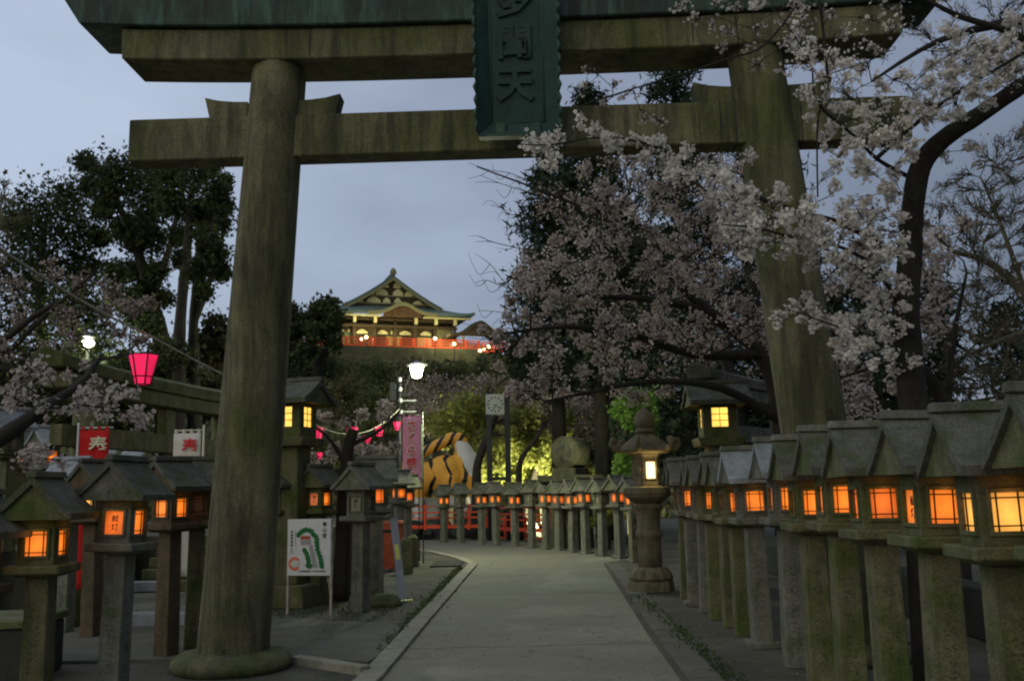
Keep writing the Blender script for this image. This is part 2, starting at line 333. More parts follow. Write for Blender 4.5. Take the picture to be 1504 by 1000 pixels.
def curve_pts(a, b, n, bend, rg):
    a = Vector(a); b = Vector(b); L_ = (b-a).length
    off = Vector((rg.uniform(-1, 1), rg.uniform(-1, 1), rg.uniform(-.2, 1)))*L_*bend
    ps = []
    for i in range(n+1):
        t = i/n; p = a.lerp(b, t)+off*(4*t*(1-t))*.5
        if 0 < i < n: p += Vector((rg.gauss(0, 1), rg.gauss(0, 1), rg.gauss(0, 1)))*L_*.022
        ps.append(p)
    return ps
def tree(name, label, cat, trunks, clumps, kind, group=None, bark=None, leaf=None, tmpl=TUFT, per=120, size=.1, twigs=7, jit=.35, tw_r=.006,
         origin=None, seed=1, limb_r=.03, parts=('trunk', 'crown'), reach=1.0, fill=0.35, lenbias=None, mat_mix=None):
    """trunks: [(points, r0, r1)] ; clumps: [(centre, radius)]; branches run from the nearest trunk point to every clump and fray into twigs"""
    rg = random.Random(seed); bark = bark or m_bark
    O = Vector(origin) if origin is not None else Vector(trunks[0][0][0]); O = Vector((O.x, O.y, O.z))
    tb = MB(); nodes = []
    for pts, r0, r1 in trunks:
        pts = [Vector(p)-O for p in pts]; k = len(pts)
        # smooth the polyline
        fine = []
        for i in range(k-1):
            p0, p1, p2, p3 = pts[max(i-1, 0)], pts[i], pts[i+1], pts[min(i+2, k-1)]
            for j in range(4):
                t = j/4; fine.append(.5*((2*p1)+(p2-p0)*t+(2*p0-5*p1+4*p2-p3)*t*t+(3*p1-p0-3*p2+p3)*t**3))
        fine.append(pts[-1]); n = len(fine)
        rr = [r0+(r1-r0)*(i/(n-1))**.8 for i in range(n)]
        rr = [r*(1+rg.uniform(-.06, .06)) for r in rr]
        tb.tube(fine, rr, 9 if r0 > .05 else 6)
        nodes += [(fine[i], rr[i]) for i in range(n//5, n)]
    tips = []; bare = kind == 'bare'
    for (c, r) in clumps:
        c = Vector(c)-O
        q, qr = min(nodes, key=lambda nd: (nd[0]-c).length+max(0, nd[0].z-c.z)*.9+rg.random()*.25*r)
        Ld = (c-q).length
        lr = min(qr*.75, limb_r*(.6+.35*Ld))
        br = [c]
        if Ld > r*.4:
            br = ps = curve_pts(q, c, max(3, int(Ld/.35)) if Ld < 5 else 12, .22, rg); m = len(ps)
            tb.tube(ps, [lr+(tw_r*1.6-lr)*(i/(m-1)) for i in range(m)], 5)
            nodes += [(ps[i], lr*(1-.6*i/m)) for i in range(m//2, m, 2)]
            tips += [(p, r*.4) for p in ps[int(m*.6):]]
        ax = (c-q).normalized() if Ld > 1e-3 else Vector((0, 0, 1))
        for k in range(twigs):
            d = Vector((rg.gauss(0, 1), rg.gauss(0, 1), rg.gauss(0, .8)+.15)).normalized()*.8+ax*reach*.5
            s0 = c if (Ld <= r*.4 or k % 3 == 0) else br[rg.randint(len(br)//2, len(br)-1)]
            e_ = c+d.normalized()*r*rg.uniform(.6, 1.25)
            if per == 0 or bare: s0 = c if Ld <= r*.4 else br[rg.randint(len(br)//3, len(br)-1)]; e_ = s0+(d.normalized()*.6+ax*.6)*r*rg.uniform(.6, 1.3)
            ps = curve_pts(s0, e_, 4, .3, rg)
            if per == 0 or bare:
                for _ in range(3):
                    a_ = ps[rg.randint(1, 3)]; tb.tube([a_, a_+(ps[4]-ps[0]).normalized()*r*.3+Vector((rg.gauss(0, 1), rg.gauss(0, 1), rg.gauss(0, 1)))*r*.18], [tw_r*.7, tw_r*.4], 4, cap=False)
            tb.tube(ps, [tw_r*1.5, tw_r*1.2, tw_r, tw_r*.8, tw_r*.5], 4, cap=False)
            tips += [(ps[1], r), (ps[2], r), (ps[3], r), (ps[4], r), (ps[4], r)]
            if rg.random() < .6:
                f_ = ps[2]+Vector((rg.gauss(0, 1), rg.gauss(0, 1), rg.gauss(0, 1))).normalized()*r*.5
                tb.tube([ps[2], (ps[2]+f_)/2+Vector((0, 0, .03*r)), f_], [tw_r, tw_r*.8, tw_r*.5], 4, cap=False); tips += [(f_, r), ((ps[2]+f_)/2, r)]
    root = thing(name, label, cat, O, 0, group)
    link(parts[0], tb.mesh('trunk', bark), root)
    if per:
        n = per*len(clumps); T = np.array([tuple(t[0]) for t in tips]); TR = np.array([t[1] for t in tips])
        idx = npr.integers(0, len(T), n); pos = T[idx]+npr.normal(size=(n, 3))*(TR[idx]*jit)[:, None]
        nf = int(n*fill)
        if nf:
            C = np.array([tuple(Vector(c)-O) for c, r in clumps]); CR = np.array([r for c, r in clumps])
            ci = npr.integers(0, len(C), nf); d = npr.normal(size=(nf, 3)); d /= np.linalg.norm(d, axis=1)[:, None]
            pos[:nf] = C[ci]+d*(CR[ci]*npr.uniform(.3, 1.0, nf)**.5)[:, None]*.95
        sz = size*npr.uniform(.65, 1.25, n)
        link(parts[1], scatter(parts[1], leaf, tmpl[0], tmpl[1], pos, sz), root)
    return root

# ================================================================== SETTING
def sheet(name, poly, z, mat, thick=0):
    mb = MB()
    if thick: mb.prism(poly, z-thick, z, 'z')
    else: mb.add([(x, y, z) for x, y in poly], [tuple(range(len(poly)))])
    return tag(link(name, mb.mesh(name, mat)), kind='structure')
# dirt ground
t = MT('dirt')
c = t.mix(t.ramp(t.noise(.9, 8, .65), [(.35, 0), (.65, 1)]), (.062, .056, .036), (.120, .112, .080))
c = t.mix(t.ramp(t.noise(2.3, 8, .7), [(.55, 0), (.66, 1)]), c, (.040, .058, .018))
c = t.mix(1.0, c, t.ramp(t.noise(60, 3, .7), [(.3, .6), (.7, 1.2)]), 'MULTIPLY')
t.col(c); t.bump(t.noise(14, 8, .7), .6, .03); m_dirt = t.fin(.95)
sheet('ground', [(-900, -60), (900, -60), (900, 1500), (-900, 1500)], 0, m_dirt)
# road concrete with a paler worn part, two joints, hairline cracks
t = MT('road')
g = t.N.new('ShaderNodeTexCoord'); s_ = t.N.new('ShaderNodeSeparateXYZ'); t.L.new(g.outputs['Object'], s_.inputs[0])
X, Y = s_.outputs['X'], s_.outputs['Y']
c = t.mix(t.ramp(t.noise(1.1, 7, .6), [(.3, 0), (.7, 1)]), (.205, .195, .138), (.275, .262, .185))
edge = t.math('ADD', t.math('SUBTRACT', X, t.math('MULTIPLY', t.math('SUBTRACT', Y, 8), .14)), t.math('MULTIPLY', t.noise(.8, 3), 1.5))
dk = t.ramp(edge, [(.0, 1), (.22, 0)])
dk2 = t.ramp(t.noise(.33, 4, .5, None, .4), [(.46, 0), (.56, 1)])
c = t.mix(t.math('MULTIPLY', t.math('MAXIMUM', dk, dk2), .42), c, (.110, .104, .068))
for yj in (9.75, 14.6, 19.5, 24):
    d_ = t.math('ABSOLUTE', t.math('SUBTRACT', t.math('ADD', Y, t.math('MULTIPLY', t.noise(2.5, 3), .12)), yj+.06))
    c = t.mix(t.ramp(d_, [(.010, 1), (.022, 0)]), c, (.045, .042, .032))
c = t.mix(t.ramp(t.noise(3.0, 7, .7), [(.55, 0), (.70, .7)]), c, (.125, .120, .082))
c = t.mix(1.0, c, t.ramp(t.noise(55, 4, .75), [(.3, .58), (.7, 1.22)]), 'MULTIPLY')
cr = t.N.new('ShaderNodeTexVoronoi'); cr.feature = 'DISTANCE_TO_EDGE'; cr.inputs['Scale'].default_value = .42; dv = t.N.new('ShaderNodeVectorMath'); dv.operation = 'ADD'; nn_ = t.N.new('ShaderNodeTexNoise'); nn_.inputs['Scale'].default_value = 2.2; t.L.new(g.outputs['Object'], dv.inputs[0]); t.L.new(g.outputs['Object'], nn_.inputs['Vector']); t.L.new(nn_.outputs['Color'], dv.inputs[1]); t.L.new(dv.outputs[0], cr.inputs['Vector'])
c = t.mix(t.math('MULTIPLY', t.ramp(cr.outputs['Distance'], [(.002, 1), (.007, 0)]), .55), c, (.06, .057, .038))
t.col(c); t.bump(t.noise(45, 5, .7), .35, .01); m_road = t.fin(.85)
def gp(px, py): p = G(px, py); return (p.x, p.y)
road = [gp(560, 1000), gp(634, 910), gp(702, 829), gp(680, 820), gp(640, 811), gp(600, 807), (-9, 28), (-16, 27.5), (-16, 33), (-9, 34), (-3.3, 32.3),
        (-1, 30.9), (1, 28.8), (2.1, 26), (2.35, 22), (2.2, 21), (1.80, 20.3), gp(900, 850), gp(950, 930), gp(1000, 1000), (1.2, 5), (1.1, -8), (-1.5, -8), (-1.4, 5)]
sheet('road', road, .006, m_road)
m_kerb = stone('kerb_stone', (.33, .31, .23), (.23, .215, .155), (.15, .15, .09), .2, 4, .2)
m_pave = stone('paving', (.150, .142, .105), (.095, .090, .065), (.085, .09, .05), .35, 2, .2)
def strip(name, pts, wd, z0, z1, mat, gap=.012, step=2.2):
    mb = MB()
    pts = [Vector((x, y, 0)) for x, y in pts]
    for a, b in zip(pts[:-1], pts[1:]):
        L_ = (b-a).length; n = max(1, round(L_/step)); d = (b-a)/L_; nn = Vector((-d.y, d.x, 0))
        for i in range(n):
            p = a+d*(L_*i/n+gap/2); q = a+d*(L_*(i+1)/n-gap/2); h = z1+rnd.uniform(-.004, .004)
            vs = [p, q, q+nn*wd, p+nn*wd]
            mb.add([(v.x, v.y, z0) for v in vs]+[(v.x, v.y, h) for v in vs], [(4, 5, 6, 7), (0, 1, 5, 4), (1, 2, 6, 5), (2, 3, 7, 6), (3, 0, 4, 7)])
    return tag(link(name, mb.mesh(name, mat, .006)), kind='structure')
strip('kerb', [(-1.5, 2), gp(560, 1000), gp(634, 910), gp(702, 829), gp(680, 820), gp(640, 811), gp(600, 807), (-9, 27.8)], .20, -.02, .045, m_kerb)
strip('gutter', [(1.45, 2), gp(1012, 1000), gp(960, 928), gp(908, 850), gp(890, 828)][::-1], .26, -.02, .022, m_pave, .02, 1.4)
sheet('paved_path', [gp(390, 907), gp(592, 921), gp(560, 964), (-1.35, 8.9), (-2.3, 9.3), (-12, 9.2), (-12, 11.4), (-5.2, 11.6)], .03, m_pave, .05)
sheet('side_path', [(-4.3, 12.2), (-4.1, 16), (-12, 15.8), (-12, 12.3)], .012, m_pave)
strip('path_edge', [gp(425, 975), gp(530, 992)], .12, -.02, .07, m_kerb)
tag(link('drain_cover', MB().box(-.32, .32, -.9, .9, 0, .03).mesh('cover', m_dark, .005), None, (*gp(658, 828), .0)), 'dark rectangular metal drain cover in the dirt beside the kerb', 'drain cover')
# raised terrace on the left with its steps
def hillz(x, y):
    a = min(max((y-46)/52.0, 0), 1); a = a*a*(3-2*a)
    top = 14.4
    if x > 6: top = 14.4-min((x-6)*.42, 9.0)
    b = a*top
    if y > 97: b += min((y-97)*.10, 2)*(1 if x < 6 else .3)
    return b-.4+.5*math.sin(x*.21+y*.13)*a+.3*math.sin(x*.6+1)*a
gv = []; xs = np.linspace(-140, 160, 90); ys = np.linspace(43, 260, 70)
for y in ys:
    for x in xs: gv.append((x, y, hillz(x, y)))
nx = len(xs)
mb = MB().add(gv, [(j*nx+i, j*nx+i+1, (j+1)*nx+i+1, (j+1)*nx+i) for j in range(len(ys)-1) for i in range(nx-1)], None, True)
t = MT('hill'); c = t.mix(t.ramp(t.noise(.25, 6, .6), [(.3, 0), (.7, 1)]), (.035, .045, .018), (.075, .072, .035)); t.col(c); m_hill = t.fin(.95)
tag(link('hill', mb.mesh('hill', m_hill)), kind='structure')
sheet('terrace', [(-30, 11.5), (-6.9, 11.5), (-6.9, 17.8), (-3.9, 17.8), (-3.9, 30), (-30, 30)], .85, m_dirt, .9)
st = thing('stone_steps', 'mossy stone steps climbing to the terrace on the left', 'steps', (-5.2, 16.2, 0))
for i in range(5): link('step', MB().box(-1.15, 1.15, i*.32, 1.62, i*.17+.001*i, (i+1)*.17-.002).mesh('step', m_moss, .012), st)

# ================================================================== BIG TORII
TC = Vector((.03, 8.78, 0)); PB = {-1: (2.59, .33), 1: (2.88, .50)}; TR_ = R(-1.5)
tor = thing('torii_gate', 'huge weathered stone torii gate spanning the road in the foreground', 'torii gate', TC, TR_)
def pillar(sx):
    mb = MB(); prof = [(.335, 0)]
    k = 24; n = 36; vs = []
    for i in range(k+1):
        t_ = i/k; z = 5.66*t_; r = .318-.058*t_
        cx = sx*(PB[sx][0]-PB[sx][1]*t_)
        for j in range(n): a = 2*PI*j/n; vs.append((cx+r*math.cos(a), r*math.sin(a), z))
    mb.add(vs, [(i*n+j, i*n+(j+1) % n, (i+1)*n+(j+1) % n, (i+1)*n+j) for i in range(k) for j in range(n)], None, True)
    return mb.mesh('pillar', m_torii)
def plinth(sx):
    return MB().lathe([(.50, 0), (.53, .05), (.52, .10), (.46, .145), (.36, .165), (.30, .17)], 32, Matrix.Translation((sx*PB[sx][0], 0, 0))).mesh('plinth', m_moss)
for sx in (-1, 1):
    p_ = link('pillar', pillar(sx), tor); link('plinth', plinth(sx), tor)
def beam(Lb, slope, prof, sori, n=24, mat=m_torii, name='beam', pw=3.0):
    """prof: outline (y,z) ; half length Lb at z=prof base, ends slanting out by slope ; sori: rise at the ends"""
    z0 = min(p[1] for p in prof); mb = MB(); k = len(prof); vs = []
    for i in range(n+1):
        s = -1+2*i/n
        for (y, z) in prof:
            x = s*(Lb+slope*(z-z0)); vs.append((x, y, z+sori*abs(s)**pw))
    mb.add(vs, [(i*k+j, (i+1)*k+j, (i+1)*k+(j+1) % k, i*k+(j+1) % k) for i in range(n) for j in range(k)]+[tuple(range(k)), tuple(n*k+j for j in range(k))[::-1]])
    return mb.mesh(name, mat, .012)
link('tie_beam', MB().box(-3.68, 3.78, -.13, .13, 4.71, 5.13).mesh('tie_beam', m_torii, .012), tor)
link('lintel', beam(3.72, .05, [(-.27, 5.62), (.27, 5.62), (.27, 5.93), (-.27, 5.93)], .07, name='lintel'), tor)
link('top_beam', beam(4.12, .62, [(-.33, 5.935), (.33, 5.935), (.36, 6.25), (0, 6.44), (-.36, 6.25)], .10, mat=m_cap, name='top_beam'), tor)
def wedge(sx, side):
    x0 = sx*(2.30 if sx < 0 else 2.42); d = side
    a, b = x0+d*.24, x0+d*.66
    pts = [(a, 5.133), (b-d*.05, 5.133), (b, 5.34), (b-d*.14, 5.305), (b-d*.28, 5.29), (a, 5.285)]
    if d < 0: pts = pts[::-1]
    return MB().prism(pts, -.10, .10, 'y').mesh('wedge', m_torii)
for sx in (-1, 1):
    for d in (-1, 1): link('wedge', wedge(sx, d), tor)
for sx in (-1, 1):
    for d in (-1, 1):
        xj = PB[sx][0]-PB[sx][1]*.87+d*.31
        link('joint_seam', MB().box(xj-.006, xj+.006, -.1335, .1335, 4.7065, 5.1335).mesh('seam', m_dark), tor)
for xj in (-1.9, 1.75): link('joint_seam', MB().box(xj-.005, xj+.005, -.274, .274, 5.66, 5.93).mesh('seam', m_dark), tor)
# central strut behind the plaque
link('strut', MB().box(-.16, .16, -.10, .10, 5.132, 5.62).mesh('strut', m_torii, .01), tor)
# bronze plaque
pl = thing('name_plaque', 'green bronze plaque with raised characters hung at the middle of the great torii', 'plaque', (.10, 8.36, 4.71), 0)
pl.rotation_euler = (R(9), 0, R(-1))
PH = 1.55
link('back_panel', MB().box(-.27, .27, -.02, .05, .13, PH-.1).mesh('panel', m_bronze, .004), pl)
fr = MB()
for sx in (-1, 1):
    fr.add([(sx*.24, -.022, .14), (sx*.24, -.022, PH-.1), (sx*.385, -.115, PH), (sx*.37, -.115, .005), (sx*.375, .06, PH), (sx*.36, .06, .0)],
           [(0, 1, 2, 3), (3, 2, 4, 5)] if sx > 0 else [(3, 2, 1, 0), (5, 4, 2, 3)])
fr.add([(-.24, -.022, .14), (.24, -.022, .14), (.37, -.115, .005), (-.37, -.115, .005), (.36, .06, 0), (-.36, .06, 0)], [(3, 2, 1, 0), (5, 4, 2, 3)])
fr.add([(-.24, -.022, PH-.1), (.24, -.022, PH-.1), (.385, -.115, PH), (-.385, -.115, PH), (.375, .06, PH), (-.375, .06, PH)], [(0, 1, 2, 3), (3, 2, 4, 5)])
link('frame', fr.mesh('frame', m_bronze), pl)
rm = MB()
for sx in (-1, 1):
    for i in range(13):
        z = .04+i*.118
        rm.tube([(sx*.372, -.118, z), (sx*(.386+.004*(i % 2)), -.128, z+.06), (sx*.373, -.118, z+.112)], [.010, .017, .009], 7)
    rm.tube([(sx*.242, -.026, .14), (sx*.242, -.026, PH-.1)], .008, 5)
rm.tube([(-.372, -.12, .006), (.372, -.12, .006)], .009, 6); rm.tube([(-.242, -.026, .14), (.242, -.026, .14)], .008, 5)
link('frame_edge', rm.mesh('edge', m_bronze2), pl)
for i, ch in enumerate('多聞天'):
    link('character', text(ch, .34, m_bronze, False, .022, .010), pl, (-.02, -.028, PH-.41-i*.385))
for sx in (-1, 1): link('bracket', MB().box(sx*.16-.045, sx*.16+.045, -.10, -.02, .02, .12).mesh('bracket', m_bronze2, .006), pl)

# ================================================================== SMALL STONE LANTERNS
def m_post(tone, h): return cached(('post', tone.name, h), lambda: MB().box(-.105, .105, -.105, .105, 0, h, None, .010, .010).mesh('post', CARVED.get(tone.name, tone), .008))
def m_foot(tone): return cached(('foot', tone.name), lambda: MB().box(-.17, .17, -.17, .17, 0, .07).mesh('foot', tone, .01))
def m_platform(tone):
    def f():
        mb = MB().box(-.235, .235, -.235, .235, .03, .105); mb.box(-.15, .15, -.15, .15, 0, .03, None, -.04, -.04); return mb.mesh('platform', tone, .012)
    return cached(('plat', tone.name), f)
def m_firebox(tone):
    def f():
        mb = MB(); a, b, c_ = .155, .095, .115; z0, z1, w0, w1 = 0, .395, .075, .285
        for sx in (-1, 1):
            for sy in (-1, 1):
                mb.box(sx*a if sx < 0 else b, -b if sx < 0 else a, sy*a if sy < 0 else b, -b if sy < 0 else a, w0, w1)
        mb.box(-a, a, -a, a, z0, w0-.0005); mb.box(-a, a, -a, a, w1+.0005, z1)
        mb.box(-.06, .06, -.06, .06, w0, w1)
        for k in range(4):
            M = Matrix.Rotation(k*PI/2, 4, 'Z')
            for (x0, x1, q0, q1) in ((-.118, -.093, .052, .308), (.093, .118, .052, .308), (-.0925, .0925, .052, .0775), (-.0925, .0925, .2825, .308)):
                mb.box(x0, x1, -a-.016, -a+.002, q0, q1, M)
        return mb.mesh('fire_box', tone, .003)
    return cached(('box', tone.name), f)
def m_pane(kind): return cached(('pane', kind), lambda: MB().box(-.0945, .0945, -.138, -.130, .0755, .2845).mesh('pane', PANE[kind]))
def m_lattice():
    def f():
        mb = MB()
        for x in (-.058, .058): mb.box(x-.004, x+.004, -.1465, -.1385, .0755, .2845)
        for z in (.105, .255): mb.box(-.0945, .0945, -.1475, -.1395, z-.004, z+.004)
        return mb.mesh('lattice', m_lat)
    return cached('lat', f)
def roofprof(hw, h, k=7):
    return [(hw*i/k, h*((1-i/k)**1.14)+.0) for i in range(k+1)]
def m_lroof(tone, hw=.345, hl=.30, h=.32, th=.055):
    def f():
        pr = roofprof(hw, h); top = [(-y, z) for y, z in pr[::-1]]+pr[1:]
        mb = MB(); n = len(top)
        bot = [(y*(1-.02), z-th*(1.0+.3*(1-abs(y)/hw))) for y, z in top]
        poly_n = 2*n
        for x0, x1 in ((-hl, hl),):
            vs = []
            for x in (x0, x1):
                vs += [(x, y, z) for y, z in top]+[(x, y, z) for y, z in bot]
            fs = []
            for i in range(n-1):
                fs += [(i, i+1, poly_n+i+1, poly_n+i)[::-1], (n+i, n+i+1, poly_n+n+i+1, poly_n+n+i)]
                fs += [(i, n+i, n+i+1, i+1)[::-1], (poly_n+i, poly_n+i+1, poly_n+n+i+1, poly_n+n+i)[::-1]]
            fs += [(0, poly_n, poly_n+n, n), (n-1, 2*n-1, poly_n+2*n-1, poly_n+n-1)]
            mb.add(vs, fs)
        return mb.mesh('roof', tone)
    return cached(('roof', tone.name, hw, hl, h), f)
def m_gable(tone, hw=.345, hl=.30, h=.32, mark=False):
    def f():
        mb = MB(); pr = [(y*.93, z-.045) for y, z in roofprof(hw, h)]
        tri = [(-y, z) for y, z in pr[::-1]]+pr[1:]
        tri = [(y, max(z, -.04)) for y, z in tri]
        poly = tri+[(hw*.88, -.05), (-hw*.88, -.05)]
        mb.prism(poly, -hl+.035, hl-.035, 'x')
        if mark:
            for s in (-1, 1):
                for k in range(3):
                    a = PI/2+k*2*PI/3; mb.box(-.004, .004, -.012, .012, 0, .04, Matrix.Translation((s*(hl-.032), 0, .055)) @ Matrix.Rotation(a, 4, 'X'))
        return mb.mesh('gable', tone)
    return cached(('gable', tone.name, hw, hl, h, mark), f)
def m_ridge(tone, hl=.30):
    return cached(('ridge', tone.name, hl), lambda: MB().box(-hl-.015, hl+.015, -.045, .045, 0, .055, None, .01, .012).mesh('ridge', tone, .006))
def m_script(s, sz, mat): return cached(('txt', s, sz, mat.name), lambda: text(s, sz, mat, True, .001, .0005))
LG = 'small roofed stone lanterns along the shrine approach'
def spill(o, k, zb, e_=.30, c_=(1, .42, .10)):      # light the paper window throws on its own stone
    lt = bpy.data.lights.new('window_light', 'POINT'); lt.energy = e_; lt.color = c_; lt.shadow_soft_size = .05
    a = k*PI/2; link('window_light', lt, o, (.215*math.sin(a), -.215*math.cos(a), zb+.26))
def lantern(label, x, y, rz, z=0, h=1.06, tone=None, roof=None, pane='orange', panes=None, s=1.0, foot=False, front=None, mark=False, cap=None, group=LG, sidesonly=None):
    tone = tone or m_moss; roof = roof or m_roof
    o = thing('stone_lantern', label, 'stone lantern', (x, y, z), rz, group)
    if s != 1: o.scale = (s, s, s)
    o.rotation_euler = (R(rnd.gauss(0, .55)), R(rnd.gauss(0, .55)), rz)
    link('post', m_post(tone, round(h, 2)), o)
    if foot: link('footing', m_foot(tone), o)
    link('platform', m_platform(tone), o, (0, 0, h))
    zb = h+.105
    link('fire_box', m_firebox(tone), o, (0, 0, zb))
    for k in (0, 3):
        pk = (panes[k] if panes else pane)
        if y < 13 and pk != 'dark' and (k == 0 or x < 0): spill(o, k, zb, .16 if x > 0 else .12)
    for k in range(4):
        pk = (panes[k] if panes else pane)
        wdw = link('window', m_pane(pk), o, (0, 0, zb), (0, 0, k*PI/2))
        if front and front[0] == k: link('writing', m_script(front[1], .07, m_ink), wdw, (0, -.1392, .19))
        else: link('lattice', m_lattice(), wdw)
    rf = link('roof', m_lroof(roof), o, (0, 0, zb+.43))
    link('gable', m_gable(tone, mark=mark), rf); link('ridge', m_ridge(cap or roof), rf, (0, 0, .305))
    return o
# window index: 0 faces local -y, 1 faces +x, 2 faces +y, 3 faces local -x (the gable side)
ORD = ['nearest', 'second', 'third', 'fourth', 'fifth', 'sixth', 'seventh', 'eighth', 'ninth', 'tenth', 'eleventh', 'twelfth', 'thirteenth', 'fourteenth', 'fifteenth', 'sixteenth']
right = [ # px, Y, tone, roof, pane
 (1530, 4.05, m_moss, m_roof, 'orange'), (1462, 4.72, m_moss, m_roof, 'yellow'), (1372, 5.42, m_moss, m_roof, 'orange'), (1285, 6.22, m_moss, m_roof, 'deep'), (1222, 7.0, m_moss, m_roof, 'orange'),
 (1179, 7.7, m_moss, m_roof, 'orange'), (1142, 8.38, m_grey, m_pale, 'orange'), (1101, 9.45, m_grey, m_pale, 'orange'), (1076, 10.15, m_moss, m_roof, 'orange'), (1058, 10.8, m_moss, m_roof, 'yellow'),
 (1042, 11.45, m_moss, m_roof, 'orange'), (1027, 12.1, m_grey, m_grey, 'deep'), (1014, 12.8, m_grey, m_grey, 'orange'), (1001, 13.5, m_moss, m_roof, 'orange')]
desc = ['with pale tops of moss', 'with amber yellow panes', 'with bright orange panes', 'with deep orange panes', 'with bright orange panes and dirty roof', 'with orange panes', 'of grey stone with orange panes',
        'with pale grey roof and square footing', 'with orange panes', 'with one yellow pane', 'with mossy roof', 'with dull orange panes', 'of grey stone with orange panes', 'with orange panes']
for i, (px, Y, tn, rf, pn) in enumerate(right):
    xx = 2.33+(.04 if i in (0, 1) else 0)+rnd.uniform(-.012, .012)
    lantern(f'stone lantern {desc[i]}, {ORD[i]} in the right row', xx, Y, R(-1.5+rnd.uniform(-3, 3)), 0, (1.89+rnd.uniform(-.025, .03))/.88-.87, tn, rf, pn,
            s=.88, foot=(i in (3, 7, 12)), front=(3, '献灯') if i in (2,) else None, cap=m_grey if i in (3, 4, 5, 6, 7) else None,
            panes=None if i != 3 else ['deep', 'orange', 'orange', 'deep'])
back = [(652, 797, 'orange'), (677, 797.5, 'dark'), (708, 800, 'orange'), (729, 801, 'orange'), (757, 802, 'orange'), (782, 804.5, 'dark'), (803, 807, 'orange'), (822, 808.5, 'deep'),
        (842, 811, 'orange'), (861, 813, 'orange'), (886, 817, 'dark'), (911, 819.5, 'deep'), (932, 824, 'orange')]
for i, (px, py, pn) in enumerate(back):
    g_ = G(px, py); o_ = ORD[i] if i else 'first'
    lantern(f'{"unlit" if pn == "dark" else "glowing"} grey stone lantern, {o_} from the left in the row beyond the road', g_.x, g_.y, R(50-1.2*i+rnd.uniform(-3, 3)), 0, (1.80+rnd.uniform(-.03, .03))/.84-.87, m_grey, m_grey, pn, s=.84, foot=i > 3)
# left side
def lan(px, Y, label, rz, topy, **k):
    p = P(px, topy, Y); s = k.setdefault('s', .82); h = k.pop('h', None); z = k.get('z', 0)
    if h is None: h = (p.z-z)/s-.87
    return lantern(label, p.x, p.y, R(rz), h=round(h, 2), **k)
lan(70, 6.9, 'low mossy lantern with orange windows at the lower left corner', 92, 697, tone=m_moss, panes=['orange', 'orange', 'orange', 'orange'])
lan(179, 7.3, 'large grey stone lantern with two characters on its front pane, left foreground', 82, 672, tone=m_grey, panes=['orange', 'orange', 'orange', 'deep'], front=(3, '献灯'), mark=True)
lan(-34, 6.6, 'brown stone lantern cut off by the left edge of the photo', 80, 722, tone=m_brown, pane='dim')
lan(106, 11.3, 'pale roofed stone lantern between the two foreground lanterns on the left', -12, 672, tone=m_grey, roof=m_pale, pane='deep')
lan(146, 10.9, 'brown posted stone lantern just behind the large grey lantern', 75, 676, tone=m_brown, pane='yellow')
lan(254, 9.5, 'dark brown stone lantern lit orange, left of the great torii pillar', 66, 673, tone=m_brown, pane='orange')
lan(291, 9.9, 'mossy stone lantern with unlit side pane, close to the great pillar', 20, 672, tone=m_moss, panes=['dark', 'dim', 'dark', 'orange'])
lan(166, 17.6, 'small pale roofed lantern on the terrace beside the red banner', -15, 643, tone=m_grey, roof=m_pale, pane='dim', z=.85)
lan(204, 17.0, 'wide pale roofed lantern on the terrace right of the red banner', -20, 650, tone=m_grey, roof=m_pale, pane='dim', z=.85)
lan(72, 15.0, 'pale gabled lantern on the terrace above the cherry branch', 55, 626, tone=m_grey, roof=m_pale, pane='orange', z=.85)
lan(22, 13.2, 'highest terrace lantern at the left edge behind the thick branch', 50, 600, tone=m_moss, roof=m_pale, pane='dark', z=.85)
lan(34, 15.4, 'small terrace lantern with orange pane behind the thick branch', 40, 626, tone=m_moss, pane='orange', z=.85)
lan(412, 13.8, 'stone lantern lit orange, peeping out right of the great pillar', 60, 683, tone=m_moss, pane='orange')
lan(446, 15.2, 'small lit stone lantern squeezed between the two above the map sign', 48, 692, tone=m_moss, pane='orange')
lan(470, 13.9, 'stone lantern with lit orange panes directly behind the map sign', 62, 683, tone=m_moss, panes=['orange', 'orange', 'orange', 'dim'], front=(3, '献灯'))
lan(530, 12.85, 'large unlit grey stone lantern between the map sign and the leaning board', 64, 680, tone=m_grey, roof=m_grey, pane='dark', front=(3, '献灯'), s=.90)
lan(511, 15.0, 'stone lantern with one orange window behind the big unlit lantern', 30, 690, tone=m_brown, pane='orange')
lan(553, 14.1, 'tall grey roofed stone lantern just behind the big unlit lantern', 14, 671, tone=m_grey, roof=m_grey, pane='deep', s=.95)
lan(586, 20.2, 'small lit stone lantern above the orange bin', 30, 690, tone=m_grey, roof=m_grey, pane='orange')
lan(598, 21.3, 'small dark stone lantern right of the bin, next to the pink banner', 25, 697, tone=m_grey, pane='deep')

